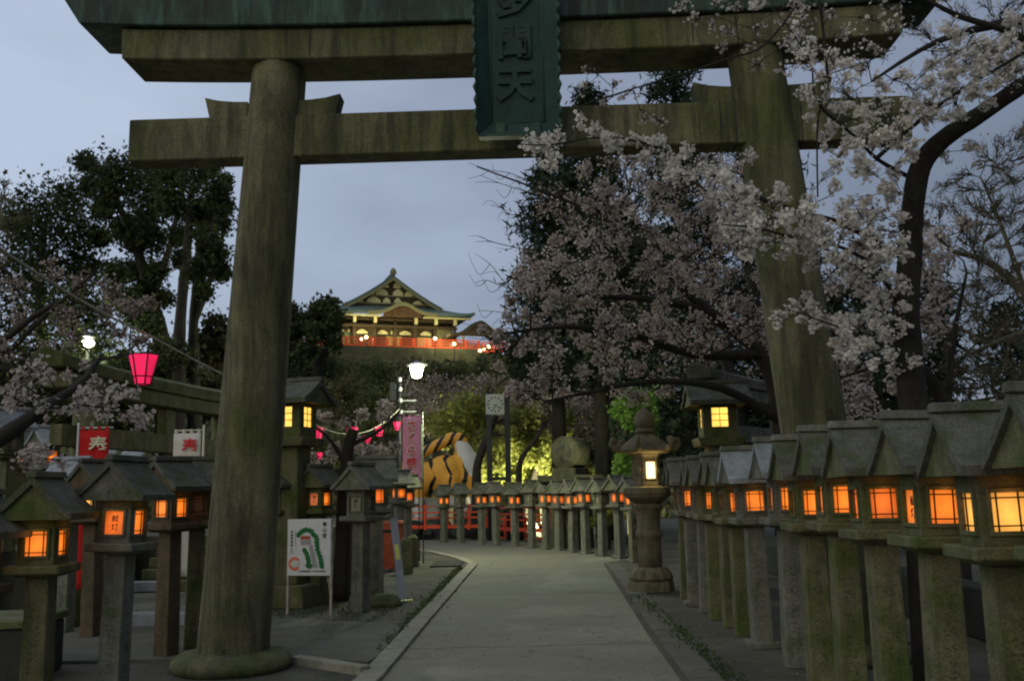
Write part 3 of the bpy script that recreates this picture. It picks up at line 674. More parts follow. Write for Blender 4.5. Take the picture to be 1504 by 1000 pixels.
# ================================================================== SMALLER TORII, TALL LANTERNS
def small_torii(label, A, B, hk, d0, name='torii_gate', mat=m_moss, over=.75):
    A = Vector((A[0], A[1], 0)); B = Vector((B[0], B[1], 0)); C_ = (A+B)/2; W = (B-A).length; rz = math.atan2((B-A).y, (B-A).x)
    o = thing(name, label, 'torii gate', C_, rz)
    for s in (-1, 1):
        mb = MB(); mb.tube([(s*W/2, 0, 0), (s*(W/2-.05*hk/2), 0, hk*.5), (s*(W/2-.05*hk), 0, hk-.25)], [d0/2, d0/2*.92, d0/2*.84], 20)
        link('pillar', mb.mesh('pillar', mat), o)
    link('tie_beam', MB().box(-W/2-over*.75, W/2+over*.75, -.09, .09, hk-.92, hk-.66).mesh('tie', mat, .008), o)
    link('lintel', beam(W/2+over*.8, .05, [(-.16, hk-.26), (.16, hk-.26), (.16, hk-.06), (-.16, hk-.06)], .05, mat=mat, name='lintel'), o)
    link('top_beam', beam(W/2+over, .5, [(-.20, hk-.055), (.20, hk-.055), (.22, hk+.10), (0, hk+.18), (-.22, hk+.10)], .08, mat=mat, name='top'), o)
    link('strut', MB().box(-.14, .14, -.07, .07, hk-.66, hk-.26).mesh('strut', mat, .006), o)
    return o
small_torii('smaller mossy stone torii over the side path, left behind the great pillar', (-5.5, 12.2), (-4.85, 16.2), 3.1, .50)
small_torii('small stone torii half hidden behind the right great pillar', (3.35, 15.2), (5.9, 18.4), 3.15, .36, mat=m_grey)
def tall_lantern(label, px, Y, topy, rz, pane='gold', w_=.34, side=None):
    p = P(px, topy, Y); H = p.z
    o = thing('tall_stone_lantern', label, 'stone lantern', (p.x, p.y, 0), R(rz))
    link('base', MB().box(-.42, .42, -.42, .42, 0, .30, None, .03, .03).mesh('base', m_moss, .015), o)
    link('shaft', MB().box(-.21, .21, -.21, .21, .30, H-1.02, None, .02, .02).mesh('shaft', m_moss, .01), o)
    link('platform', MB().box(-.32, .32, -.32, .32, H-1.02, H-.90, None, -.03, -.03).mesh('platform', m_moss, .01), o)
    fb = MB(); a, b = .25, .12; z0, z1 = H-.90, H-.33; w0, w1 = H-.74, H-.46
    for sx in (-1, 1):
        for sy in (-1, 1): fb.box(-a if sx < 0 else b, -b if sx < 0 else a, -a if sy < 0 else b, -b if sy < 0 else a, w0, w1)
    fb.box(-a, a, -a, a, z0, w0-.0005); fb.box(-a, a, -a, a, w1+.0005, z1); fb.box(-.07, .07, -.07, .07, w0, w1)
    link('fire_box', fb.mesh('firebox', m_moss, .004), o)
    for k in range(4):
        wd = link('window', MB().box(-.1195, .1195, -.225, -.215, w0+.0005, w1-.0005).mesh('pane', PANE[pane]), o, (0, 0, 0), (0, 0, k*PI/2))
        lb = MB(); lb.box(-.005, .005, -.235, -.227, w0, w1)
        for j in (1, 2): lb.box(-.1195, .1195, -.236, -.2355+.008, w0+(w1-w0)*j/3-.005, w0+(w1-w0)*j/3+.005)
        link('lattice', lb.mesh('lattice', m_lat), wd)
    rf = link('roof', m_lroof(m_roof, .50, .46, .30, .07), o, (0, 0, H-.36))
    link('gable', m_gable(m_moss, .50, .46, .30), rf); link('ridge', m_ridge(m_roof, .46), rf, (0, 0, .28))
    return o
tall_lantern('tall stone lantern with golden lit windows right of the great left pillar', 431, 13.8, 553, -16)
tall_lantern('tall stone lantern with golden lit window over the right lantern row', 1050, 14.4, 556, -2)

# big hexagonal granite lantern
p = G(957, 868)
kl = thing('granite_lantern', 'big round granite lantern with bright square window and curled roof corners', 'stone lantern', (p.x, p.y, 0), R(10))
def hexp(r0, z0, r1, z1): return MB().lathe([(r0, z0), (r1, z1)], 6, None, False)
link('base', MB().lathe([(.41, 0), (.40, .14), (.37, .17), (.35, .18)], 6, None, False).mesh('base', m_kasuga, .015), kl)
link('lotus_pedestal', MB().lathe([(.33, .18), (.34, .22), (.30, .30), (.25, .35), (.23, .37)], 48, scallop=(.10, 12)).mesh('lotus', m_kasuga), kl)
link('shaft', MB().lathe([(.20, .36), (.195, .60), (.19, .80), (.225, .83), (.235, .87), (.225, .91), (.19, .94), (.195, 1.10), (.20, 1.24), (.24, 1.27), (.245, 1.30), (.21, 1.34)], 28).mesh('shaft', m_kasuga), kl)
mp_ = MB().lathe([(.20, 1.33), (.33, 1.42), (.38, 1.46)], 36, scallop=(.07, 12)); mp_.lathe([(.40, 1.46), (.42, 1.50), (.41, 1.58), (.30, 1.60)], 6, None, False)
link('platform', mp_.mesh('platform', m_kasuga), kl)
link('fire_box', MB().lathe([(.25, 1.60), (.25, 1.66), (.24, 1.67), (.24, 2.06), (.28, 2.08), (.28, 2.11)], 6, None, False, R(0)).mesh('fire_box', m_kasuga, .005), kl)
for k in range(6):
    a = R(30+60*k); M = Matrix.Rotation(a+PI/2, 4, 'Z')
    if k % 2 == 0 or k == 0:
        wd = link('window', MB().box(-.073, .073, -.222, -.215, 1.72, 1.97, M).mesh('pane', PANE['white']), kl)
        fr_ = MB()
        for (x0, x1, q0, q1) in ((-.093, -.074, 1.70, 1.99), (.074, .093, 1.70, 1.99), (-.0735, .0735, 1.70, 1.719), (-.0735, .0735, 1.971, 1.99)): fr_.box(x0, x1, -.236, -.20, q0, q1, M)
        link('frame', fr_.mesh('frame', m_kasuga), wd)
    else: link('carved_panel', MB().lathe([(.07, -.006), (.06, .008)], 20, M @ Matrix.Translation((0, -.212, 1.84)) @ Matrix.Rotation(PI/2, 4, 'X')).mesh('carving', m_kasuga), kl)
rb = MB().lathe([(.30, 2.10), (.47, 2.13), (.50, 2.17), (.40, 2.25), (.27, 2.34), (.17, 2.40), (.12, 2.42)], 6, None, False)
link('roof', rb.mesh('roof', m_kasuga, .012), kl)
for k in range(6):
    a = R(60*k); c_, s_ = math.cos(a), math.sin(a)
    pts = [(.40, 2.20), (.50, 2.185), (.565, 2.21), (.60, 2.27), (.575, 2.325), (.53, 2.325), (.52, 2.285), (.545, 2.27)]
    link('roof_curl', MB().tube([(r*c_, r*s_, z) for r, z in pts], [.035, .05, .055, .05, .045, .04, .035, .02], 9).mesh('curl', m_kasuga), kl)
link('finial', MB().lathe([(.13, 2.42), (.17, 2.45), (.16, 2.49), (.11, 2.50), (.15, 2.53), (.175, 2.60), (.165, 2.68), (.12, 2.75), (.05, 2.80), (.015, 2.845), (.005, 2.85)], 24).mesh('finial', m_kasuga), kl)
lt = bpy.data.lights.new('lantern_light', 'POINT'); lt.energy = 5; lt.color = (1, .72, .32); lt.shadow_soft_size = .1
a = R(30+60*4); link('glow_light', lt, kl, (.31*math.cos(a), .31*math.sin(a), 1.85))

kl.scale = (.9, .9, .97)
# monument with comma emblem, inscribed post
mo = thing('stone_monument', 'round stone disc with carved comma emblem on a square pedestal behind the lantern row', 'monument', (*P(838, 700, 25.5).xy, 0), R(-34))
link('pedestal', MB().box(-.42, .42, -.42, .42, 0, 1.75, None, .03, .03).mesh('ped', m_dstone, .01), mo)
link('cornice', MB().box(-.62, .62, -.62, .62, 1.751, 1.92, None, -.03, -.03).mesh('cornice', m_dstone, .01), mo)
link('plinth', MB().box(-.36, .36, -.36, .36, 1.921, 2.10).mesh('plinth', m_dstone, .01), mo)
Mx = Matrix.Translation((0, 0, 2.50)) @ Matrix.Rotation(PI/2, 4, 'X')
link('disc', MB().lathe([(.35, -.275), (.36, -.30), (.42, -.30), (.44, -.28), (.44, .28), (.42, .30)], 40, Mx).mesh('disc', m_dstone), mo)
for k in range(3):
    a = R(90+120*k); pts = []
    for i in range(9):
        q = a+R(i*13); rr = .14+.013*i; pts.append((rr*math.cos(q), -.285, 2.50+rr*math.sin(q)))
    link('comma_mark', MB().tube(pts, [.075, .072, .062, .05, .042, .034, .026, .016, .006], 8).mesh('mark', m_dark), mo)
p = P(936, 820, 19.5)
stl = thing('inscribed_stone_post', 'weathered stone post with carved characters left of the big granite lantern', 'stone post', (G(936, 826).x, G(936, 826).y, 0), R(8))
link('post', MB().box(-.13, .13, -.12, .12, 0, 1.12, None, .005, .005).mesh('post', m_kasuga, .01), stl)
link('writing', text('奉納', .22, m_ink, True, .002, .002), stl, (0, -.124, .74))

# ================================================================== CLOCK, LAMPS, BANNERS
ck = thing('clock_stand', 'white clock board between two black posts behind the lantern row', 'clock', (*P(733, 700, 31).xy, 0), R(6))
for sx in (-.30, .30): link('post', MB().box(sx-.085, sx+.085, -.08, .08, 0, 4.75).mesh('post', m_black, .006), ck)
link('crossbar', MB().box(-.21, .21, -.05, .05, 1.9, 2.0).mesh('bar', m_black), ck)
fc = link('board', MB().box(-.40, .20, -.16, -.10, 4.00, 4.66).mesh('board', m_board, .01), ck)
for i in range(12):
    a = R(30*i); link('hour_mark', MB().box(-.02, .02, -.167, -.161, .20, .26, Matrix.Translation((-.10, 0, 4.33)) @ Matrix.Rotation(a, 4, 'Y')).mesh('mark', m_ink), fc)
link('clock_hand', MB().box(-.014, .014, -.171, -.1675, 0, .18, Matrix.Translation((-.10, 0, 4.33)) @ Matrix.Rotation(R(195), 4, 'Y')).mesh('hand', m_ink), fc)
link('clock_hand', MB().box(-.012, .012, -.175, -.1715, 0, .22, Matrix.Translation((-.10, 0, 4.33)) @ Matrix.Rotation(R(130), 4, 'Y')).mesh('hand', m_ink), fc)
# street lamp on the pole
LP = P(587, 700, 23.5)
sl = thing('street_lamp', 'glaring white street lamp on a black pole beside the pink banner', 'street lamp', (LP.x, LP.y, 0), 0)
ztop = P(587, 556, 23.5).z
link('pole', MB().tube([(0, 0, 0), (0, 0, ztop*.5), (0, 0, ztop)], [.07, .062, .055], 12).mesh('pole', m_black), sl)
hd = P(612, 545, 23.3); hx, hz = hd.x-LP.x, hd.z
link('arm', MB().tube([(0, 0, ztop-.75), (.15, .1, ztop-.2), (hx-.1, .1, hz+.34), (hx, -.2, hz+.28)], .018, 8).mesh('arm', m_black), sl)
link('lamp_globe', MB().lathe([(.08, -.16), (.11, -.145), (.165, .10), (.17, .12), (.16, .13)], 20, Matrix.Translation((hx, -.2, hz))).mesh('globe', m_bulb), sl)
link('lamp_hood', MB().lathe([(.18, .131), (.27, .138), (.28, .155), (.14, .20), (.05, .24), (.02, .26)], 20, Matrix.Translation((hx, -.2, hz))).mesh('hood', m_greym), sl)
for i, dz in enumerate((.10, .34, .62, .9)): link('insulator', MB().lathe([(.03, 0), (.06, .02), (.05, .10), (.03, .12)], 10, Matrix.Translation((.02+.01*i, -.10, ztop-dz))).mesh('ins', m_greym), sl)
for dz in (.45, .72): link('crossarm', MB().box(-.05, .42, -.06, -.02, ztop-dz-.12, ztop-dz-.09).mesh('arm', m_greym), sl)
link('transformer_box', MB().box(-.24, -.075, -.10, .08, ztop-.55, ztop-.10).mesh('box', m_black, .01), sl)
lt = bpy.data.lights.new('street_light', 'POINT'); lt.energy = 520; lt.color = (.93, 1, .68); lt.shadow_soft_size = .2
link('glow_light', lt, sl, (hx+.9, -1.6, hz-.5))
p = P(130, 504, 20.5)
s2 = thing('street_lamp', 'round bright lamp on a thin pole among the trees at the left', 'street lamp', (p.x, p.y, .85), 0)
link('pole', MB().tube([(0, 0, 0), (0, 0, p.z-1.0)], .05, 10).mesh('pole', m_black), s2)
link('lamp_globe', MB().ball((0, -.02, p.z-.85), .115, 14, 10, (1.1, 1, .8)).mesh('globe', m_bulb), s2)
link('lamp_hood', MB().lathe([(.19, 0), (.18, .03), (.05, .09)], 16, Matrix.Translation((0, -.02, p.z-.74))).mesh('hood', m_greym), s2)
lt = bpy.data.lights.new('street_light', 'POINT'); lt.energy = 90; lt.color = (.93, 1, .62); lt.shadow_soft_size = .2
link('glow_light', lt, s2, (0, -.35, p.z-1.05))
p = P(154, 621, 16)
s3 = thing('bare_bulb', 'tiny bright bulb hanging under the side torii by the red banner', 'light bulb', (p.x, p.y, p.z))
link('bulb', MB().ball((0, 0, 0), .045, 10, 8).mesh('bulb', m_bulb2), s3); link('socket', MB().tube([(0, 0, .04), (0, 0, .12)], .022, 8).mesh('socket', m_black), s3)
link('cord', MB().tube([(0, 0, .12), (.01, 0, .30)], .008, 5).mesh('cord', m_black), s3)
p = P(250, 736, 11.2)
s4 = thing('bare_bulb', 'tiny glaring bulb between the brown lantern roofs on the left', 'light bulb', (p.x, p.y, p.z))
link('bulb', MB().ball((0, 0, 0), .035, 10, 8).mesh('bulb', m_bulb2), s4); link('socket', MB().tube([(0, 0, .03), (0, 0, .10)], .018, 8).mesh('socket', m_black), s4)
link('cord', MB().tube([(0, 0, .10), (.02, 0, .30)], .006, 5).mesh('cord', m_black), s4)

def cloth(w, h, waves=2.2, amp=.03, seed=0, taper=0):
    mb = MB(); nx, nz_ = 12, 16; vs = []
    for back in (0, 1):
        for j in range(nz_+1):
            for i in range(nx+1):
                u, v = i/nx, j/nz_; y = amp*math.sin(waves*2*PI*u+seed+v*1.7)*(.25+.75*v)
                vs.append(((u-.5)*w*(1-taper*v), y+back*.006, -v*h))
    k = (nx+1)*(nz_+1); fs = []
    for j in range(nz_):
        for i in range(nx):
            a = j*(nx+1)+i; fs.append((a, a+nx+1, a+nx+2, a+1)); b = a+k; fs.append((b, b+1, b+nx+2, b+nx+1))
    ring = [i for i in range(nx+1)]+[j*(nx+1)+nx for j in range(1, nz_+1)]+[nz_*(nx+1)+i for i in range(nx-1, -1, -1)]+[j*(nx+1) for j in range(nz_-1, 0, -1)]
    for a, b in zip(ring, ring[1:]+ring[:1]): fs.append((a, b, b+k, a+k))
    return mb.add(vs, fs, None, True)
def banner(label, name, px, topy, Y, w, h, mat, chars, csize, cmat, rz=0, base_z=0, pole=m_white, pole_side=1, cx=0, outline=None, cz=None, amp=.015, pitch=1.05, extra=.1, stag=0):
    p = P(px, topy, Y); o = thing(name, label, 'banner', (p.x, p.y, base_z), R(rz)); top = p.z-base_z
    link('pole', MB().tube([(pole_side*(w/2+.03), .02, 0), (pole_side*(w/2+.03), .02, top+extra)], .014, 8).mesh('pole', pole), o)
    link('crossbar', MB().tube([(-w/2, .02, top+.035), (w/2+.04, .02, top+.035)], .010, 6).mesh('bar', pole), o)
    cl = link('cloth', cloth(w, h, amp=amp).mesh('cloth', mat), o, (0, 0, top))
    for i in range(4): link('loop', MB().box(-w/2+.03+i*(w-.06)/3-.016, -w/2+.03+i*(w-.06)/3+.016, .0, .032, -.004, .05).mesh('loop', mat), cl)
    y0 = -amp-.006; zz = -csize*1.15 if cz is None else cz
    for i, ch in enumerate(chars):
        sx = (stag*(1 if i % 2 else -1))
        if outline: link('character_outline', text(ch, csize*1.04, outline, False, .0008, .018), cl, (cx+sx, y0, zz-i*csize*pitch))
        link('character', text(ch, csize, cmat, False, .001, .003), cl, (cx+sx, y0-.004, zz-i*csize*pitch))
    return o
banner('pink cherry festival banner with tall red lettering on a grey pole', 'nobori_banner', 605, 612, 21.5, .42, 1.52, m_pkf, 'さくら祭り', .25, m_redt, rz=3, pole=m_darkm, outline=m_whf, cx=-.01, pitch=1.12)
gb = banner('narrow pale green banner edge showing just behind the pink one', 'nobori_banner', 617, 627, 22.3, .12, 1.25, m_gnf, '', .1, m_redt, rz=-50, pole=m_black, pole_side=-1)
banner('red banner with cream characters behind the lanterns at the left', 'nobori_banner', 139, 632, 11.75, .36, 1.9, m_redf, '奉納', .24, m_creamt, rz=0, pole=m_white, pole_side=-1, stag=-.06)
banner('white banner with red characters hung from a bar left of the pillar', 'nobori_banner', 275, 636, 12.0, .36, 1.75, m_whf, '奉納大師', .22, m_redt, rz=-8, pole=m_creamt, pole_side=1, stag=-.05)

# pink paper lanterns on a rope
rope_pts = []
def sag(a, b, n, s): return [a.lerp(b, i/n)-Vector((0, 0, s*4*(i/n)*(1-i/n))) for i in range(n+1)]
ra, rb_, rc, rd = P(-30, 345, 6.0), P(211, 488, 11.0), P(420, 590, 18.0), P(587, 600, 23.3)
rp_ = sag(ra, rb_, 10, .05)+sag(rb_, rc, 12, .05)[1:]+sag(rc, rd, 16, .62)[1:]
tag(link('lantern_rope', MB().tube(rp_, .012, 6).mesh('rope', m_rope)), 'thin pale rope sagging from the upper left towards the lamp pole', 'rope')
def bonbori(label, px, topy, Y, wpx, grp='pink hexagonal paper lanterns strung above the lanterns'):
    p = P(px, topy, Y); W = wpx*Y/FPX/2; Hh = W*2*1.02
    o = thing('paper_lantern', label, 'paper lantern', (p.x, p.y, p.z-Hh), R(rnd.uniform(0, 30)), grp)
    link('shade', MB().lathe([(W*.50, .02*Hh), (W*.62, .27*Hh), (W*.97, Hh*.98)], 6, None, False).mesh('shade', m_pink), o)
    fb = MB()
    for k in range(6):
        a = PI/3*k; c_, s_ = math.cos(a), math.sin(a); fb.tube([(W*.51*c_, W*.51*s_, 0), (W*.63*c_, W*.63*s_, .27*Hh), (W*c_, W*s_, Hh)], .006+.004*(wpx/45), 5)
    fr_ = link('frame', fb.mesh('frame', m_black), o)
    for (r, z) in ((.51, .005), (.63, .27), (.995, .995)):
        ring = [(W*r*math.cos(PI/3*k), W*r*math.sin(PI/3*k), z*Hh) for k in range(7)]
        link('hoop', MB().tube(ring, .008, 5, smooth=False).mesh('hoop', m_black), fr_)
    link('hanger', MB().tube([(W*.9, 0, Hh), (0, 0, Hh+W*.9), (-W*.9, 0, Hh)], .004, 4).mesh('hanger', m_black), o)
    lt = bpy.data.lights.new('lantern_light', 'POINT'); lt.energy = .5; lt.color = (1, .1, .2)
    return o
for a in [('largest pink paper lantern, hanging alone at the left of the great pillar', 211, 521, 11, 44), ('pink paper lantern nearest the right edge of the great left pillar', 465, 627, 20, 23),
          ('pink paper lantern half hidden by blossoms, second along the rope', 517, 627, 21.5, 19), ('small low pink paper lantern between two higher ones', 540, 639, 24, 12),
          ('pink paper lantern third along the rope above the white blossoms', 557, 626, 22.2, 15), ('pink paper lantern touching the black lamp pole', 583, 619, 23.2, 13),
          ('lowest pink paper lantern, above the map sign', 470, 664, 25, 10)]: bonbori(*a)

# ================================================================== SIGNS AND BIN
A, B = P(421, 893, 12.75), P(488, 899, 12.45)
zz0, zz1 = P(421, 846, 12.7).z, P(421, 764, 12.7).z
sg = thing('map_sign', 'white sign board with green map and orange left arrow on two rusty legs', 'sign', ((A.x+B.x)/2, (A.y+B.y)/2, 0), math.atan2(B.y-A.y, B.x-A.x)*.6)
W = .61; z0, z1 = .50, 1.215
for sx in (-1, 1): link('leg', MB().box(sx*W/2-.016, sx*W/2+.016, -.016, .016, 0, z1).mesh('leg', m_rust, .003), sg)
bd = link('board', MB().box(-W/2, W/2, -.028, -.017, z0, z1).mesh('board', m_white, .003), sg)
yb = -.0305
link('bottom_rail', MB().box(-W/2+.0165, W/2-.0165, -.012, .012, z0+.01, z0+.04).mesh('rail', m_rust), sg)
def flat(poly, y=yb, th=.003): return MB().prism(poly, y-th, y, 'y')
def bush(pts, r, mat, name, y): 
    mb = MB()
    for i, (x, z) in enumerate(pts):
        n = 9; pol = [(x+r*(1+.25*math.sin(3*k+i))*math.cos(2*PI*k/n), z+r*(1+.25*math.cos(2*k+i))*math.sin(2*PI*k/n)) for k in range(n)]
        mb.prism(pol, y-.002-.0004*i, y, 'y')
    return mb.mesh(name, mat)
def bp(u, v): return (-W/2+u*W, z1-v*(z1-z0))       # board coordinates, u right, v down
link('map_trees', bush([bp(*q) for q in ((.26, .28), (.31, .24), (.36, .21), (.42, .19), (.50, .20), (.56, .22), (.60, .27), (.66, .31), (.68, .36), (.68, .42), (.69, .48), (.70, .54), (.73, .60), (.76, .66), (.78, .72), (.79, .78), (.80, .83))], .034, m_gmap, 'trees', yb), bd)
link('map_trees', bush([bp(*q) for q in ((.40, .55), (.44, .60), (.47, .66), (.48, .71), (.50, .76), (.48, .82), (.54, .83))], .034, m_gmap, 'trees', yb), bd)
link('map_path', flat([bp(*q) for q in ((.50, .48), (.58, .46), (.72, .86), (.60, .86))]).mesh('path', m_gymap), bd)
link('map_building', flat([bp(*q) for q in ((.30, .37), (.54, .37), (.55, .46), (.31, .46))][::-1]).mesh('bld', m_gymap), bd)
link('map_hall', flat([bp(*q) for q in ((.32, .30), (.52, .30), (.54, .36), (.30, .36))][::-1]).mesh('hall', m_orbox), bd)
mb = MB(); cx_, cz_ = bp(.17, .79); n = 28
for i in range(n):                  # orange ring open to the right
    a0, a1 = R(35+290*i/n), R(35+290*(i+1)/n)
    q = [(cx_+r_*math.cos(a_), cz_+r_*math.sin(a_)) for r_, a_ in ((.055, a0), (.085, a0), (.085, a1), (.055, a1))]
    mb.prism(q, yb-.003, yb, 'y')
link('arrow_ring', mb.mesh('ring', m_orink), bd)
link('arrow', flat([(cx_-.065, cz_), (cx_, cz_+.055), (cx_, cz_+.022), (cx_+.07, cz_+.022), (cx_+.07, cz_-.022), (cx_, cz_-.022), (cx_, cz_-.055)], yb-.004).mesh('arrow', m_whf), bd)
link('writing', text('霊山堂', .062, m_ink, True, .001, .001, 1.15), bd, (bp(.86, 0)[0], yb-.001, bp(0, .13)[1]))
link('writing', text('本堂南参道入口', .036, m_ink, True, .001, .0005, 1.2), bd, (bp(.10, 0)[0], yb-.001, bp(0, .24)[1]))
link('writing', text('この奥にあります', .024, m_gymap, True, .001, 0, 1.2), bd, (bp(.19, 0)[0], yb-.001, bp(0, .20)[1]))
link('writing', text('本山霊園事務所・参拝受付案内所', .026, m_ink, False, .001, 0), bd, (bp(.58, 0)[0], yb-.001, bp(0, .935)[1]))
p0, p1 = P(568, 762, 13.0), P(591, 850, 12.7); g0 = G(592, 884)
lb = thing('leaning_board', 'narrow grey board with yellow reflector leaning at a slant beside the bin', 'sign board', (g0.x, g0.y, 0), R(5))
top = P(569, 762, 13.3); dx = top.x-g0.x; H_ = top.z
Ms = Matrix(((1, 0, dx/H_, 0), (0, 1, .16, 0), (0, 0, 1, 0), (0, 0, 0, 1)))
link('board', MB().box(-.055, .055, -.012, .012, .05, H_, Ms).mesh('board', m_greym, .003), lb)
link('reflector', MB().box(-.032, .032, -.018, -.0135, H_*.50, H_*.68, Ms).mesh('refl', m_yel), lb)
link('ground_bar', MB().tube([(-.40, -.08, .02), (.06, -.10, .02)], .014, 8).mesh('bar', m_white), lb)
link('strut', MB().tube([(-.02, .0, .02), (.0, .10, .30)], .010, 6).mesh('strut', m_greym), lb)
link('foot', MB().box(-.12, .14, -.05, .06, 0, .03).mesh('foot', m_yel, .004), lb)
g = G(560, 893)
tag(link('rock', MB().lathe([(.001, .17), (.10, .165), (.17, .13), (.22, .06), (.23, 0)][::-1], 14, Matrix.Diagonal((1.1, .8, 1, 1))).mesh('rock', m_moss), None, (g.x, g.y+.25, 0)), 'low rounded stone beside the foot of the leaning board', 'rock')
g = G(574, 838)
bn = thing('orange_bin', 'orange painted metal bin standing behind the leaning board', 'bin', (g.x, g.y, 0), R(-12))
link('body', MB().box(-.20, .20, -.18, .18, .05, .92, None, -.01, -.01).mesh('body', m_orbox, .01), bn)
link('lid', MB().box(-.225, .225, -.20, .20, .921, .985, None, .02, .02).mesh('lid', m_orbox, .01), bn)
link('slot', MB().box(-.12, .12, -.197, -.192, .76, .82).mesh('slot', m_black), bn)
for i, (px, py, hh, wd) in enumerate([(597, 842, .62, .12), (607, 832, .60, .11), (690, 0, 0, 0)][:2]):
    g = G(px, py)
    o = thing('stone_bollard', ['short square stone post right of the orange bin', 'second short stone post, behind the one by the bin'][i], 'stone post', (g.x, g.y, 0), R(10), 'short stone posts by the bin')
    link('shaft', MB().box(-wd, wd, -wd, wd, 0, hh, None, .008, .008).mesh('shaft', m_moss, .012), o); link('head', MB().box(-wd*.9, wd*.9, -wd*.9, wd*.9, hh, hh+.06, None, .05, .05).mesh('head', m_moss, .004), o)
# stone trough at lower left, low grey concrete blocks on the side path
tr = thing('stone_trough', 'dark stone block at the lower left edge behind the low lantern', 'stone block', (-4.75, 8.6, 0), R(4))
link('block', MB().box(-.75, .62, -.4, .4, 0, .46).mesh('block', m_dark, .02), tr); link('rim', MB().box(-.78, .65, -.43, .43, .461, .53).mesh('rim', m_moss, .01), tr)
for i, (px, py, ww, lab) in enumerate([(232, 922, .38, 'low grey concrete block on the side path left of the brown lantern post'), (300, 912, .30, 'low pale concrete block on the side path against the great pillar'), (205, 870, .42, 'pale concrete ledge lying on the side path near the steps')]):
    g = G(px, py); tag(link('concrete_block', MB().box(-ww, ww, -.12, .12, 0, .16).mesh('block', m_pale, .012), None, (g.x, g.y+.1, .012)), lab, 'concrete block', 'low concrete blocks on the side path')
for i, (px, py, r_, lab) in enumerate([(1262, 938, .16, 'rounded rock in the dark between two near posts of the right row'), (1320, 975, .22, 'larger pale rock behind the nearest right lantern posts'), (1300, 900, .13, 'small rock far back behind the right lantern posts')]):
    g = G(px, py); mb = MB().lathe([(.001, r_*.9), (r_*.5, r_*.85), (r_*.9, r_*.5), (r_*1.1, 0)][::-1], 9, Matrix.Diagonal((1.2, .9, 1, 1)), False)
    tag(link('rock', mb.mesh('rock', m_grey, .02), None, (g.x+.6, g.y+1.2, 0)), lab, 'rock', 'rocks behind the right lantern row')
tag(link('retaining_wall', MB().box(-.15, .15, 0, 14, 0, .5).mesh('wall', m_dark, .02), None, (4.6, 5, 0)), 'low dark stone wall in the shade far right', 'wall')

# ================================================================== TIGER STATUE AND BRIDGE RAIL
TY = 34.0; SC = TY/FPX
tp = P(645, 775, TY)
tg = thing('tiger_statue', 'huge striped tiger statue seen from behind, tail curled forward over its back', 'tiger statue', (tp.x, tp.y, 0), 0)
def T(px, py, dy=0): p = P(px, py, TY); return Vector((p.x-tp.x, dy, p.z))
def skin_union(name, blobs, tubes, mat, vox=.05):
    mb = MB()
    for c, r, sq in blobs: mb.ball(c, r, 20, 14, sq)
    for pts, rr in tubes: mb.tube(pts, rr, 14)
    o = link(name, mb.mesh(name, mat), tg)
    m = o.modifiers.new('m', 'REMESH'); m.mode = 'VOXEL'; m.voxel_size = vox; m.use_smooth_shade = True
    s = o.modifiers.new('s', 'SMOOTH'); s.iterations = 9; s.factor = .6
    return o
t = MT('tiger_fur'); g = t.N.new('ShaderNodeTexCoord'); s_ = t.N.new('ShaderNodeSeparateXYZ'); t.L.new(g.outputs['Object'], s_.inputs[0])
X, Y, Z = s_.outputs
ang = t.math('ADD', t.math('MULTIPLY', X, 11.0), t.math('MULTIPLY', t.math('ABSOLUTE', t.math('SUBTRACT', Z, 2.05)), 3.2))
ang = t.math('ADD', ang, t.math('MULTIPLY', t.noise(1.5, 2), 5.0))
wv = t.math('SINE', ang)
brk = t.math('MULTIPLY', t.math('SUBTRACT', t.noise(1.7, 2), .5), 1.8)
stripe = t.ramp(t.math('ADD', wv, brk), [(.62, 0), (.70, 1)])
fur = t.mix(t.ramp(t.noise(3, 4), [(.3, 0), (.7, 1)]), (.66, .30, .035), (.74, .37, .05))
c = t.mix(stripe, fur, (.012, .013, .016))
belly = t.math('ADD', t.math('SUBTRACT', 1.42, Z), t.math('MULTIPLY', t.math('SUBTRACT', t.noise(2, 2), .5), .25))
rump = t.math('ADD', t.math('SUBTRACT', X, t.math('ADD', .98, t.math('MULTIPLY', t.math('SUBTRACT', t.noise(1.3, 2), .5), .5))), t.math('MULTIPLY', t.math('SUBTRACT', Z, 2.4), .45))
wmask = t.ramp(t.math('MAXIMUM', belly, rump), [(.0, 0), (.03, 1)])
c = t.mix(wmask, c, (.55, .55, .50))
t.col(c); t.bump(t.noise(12, 3), .25, .02); m_tig = t.fin(.7)
t = MT('tail_fur'); g = t.N.new('ShaderNodeTexCoord'); s_ = t.N.new('ShaderNodeSeparateXYZ'); t.L.new(g.outputs['Object'], s_.inputs[0]); X = s_.outputs['X']; Z = s_.outputs['Z']
wv = t.math('SINE', t.math('ADD', t.math('MULTIPLY', t.math('ADD', X, t.math('MULTIPLY', Z, -.55)), 17.5), t.math('MULTIPLY', t.noise(2, 2), 2.0)))
c = t.mix(t.ramp(wv, [(.30, 0), (.40, 1)]), (.70, .33, .04), (.012, .013, .016)); t.col(c); m_tail = t.fin(.55)
def S(px): return px*SC
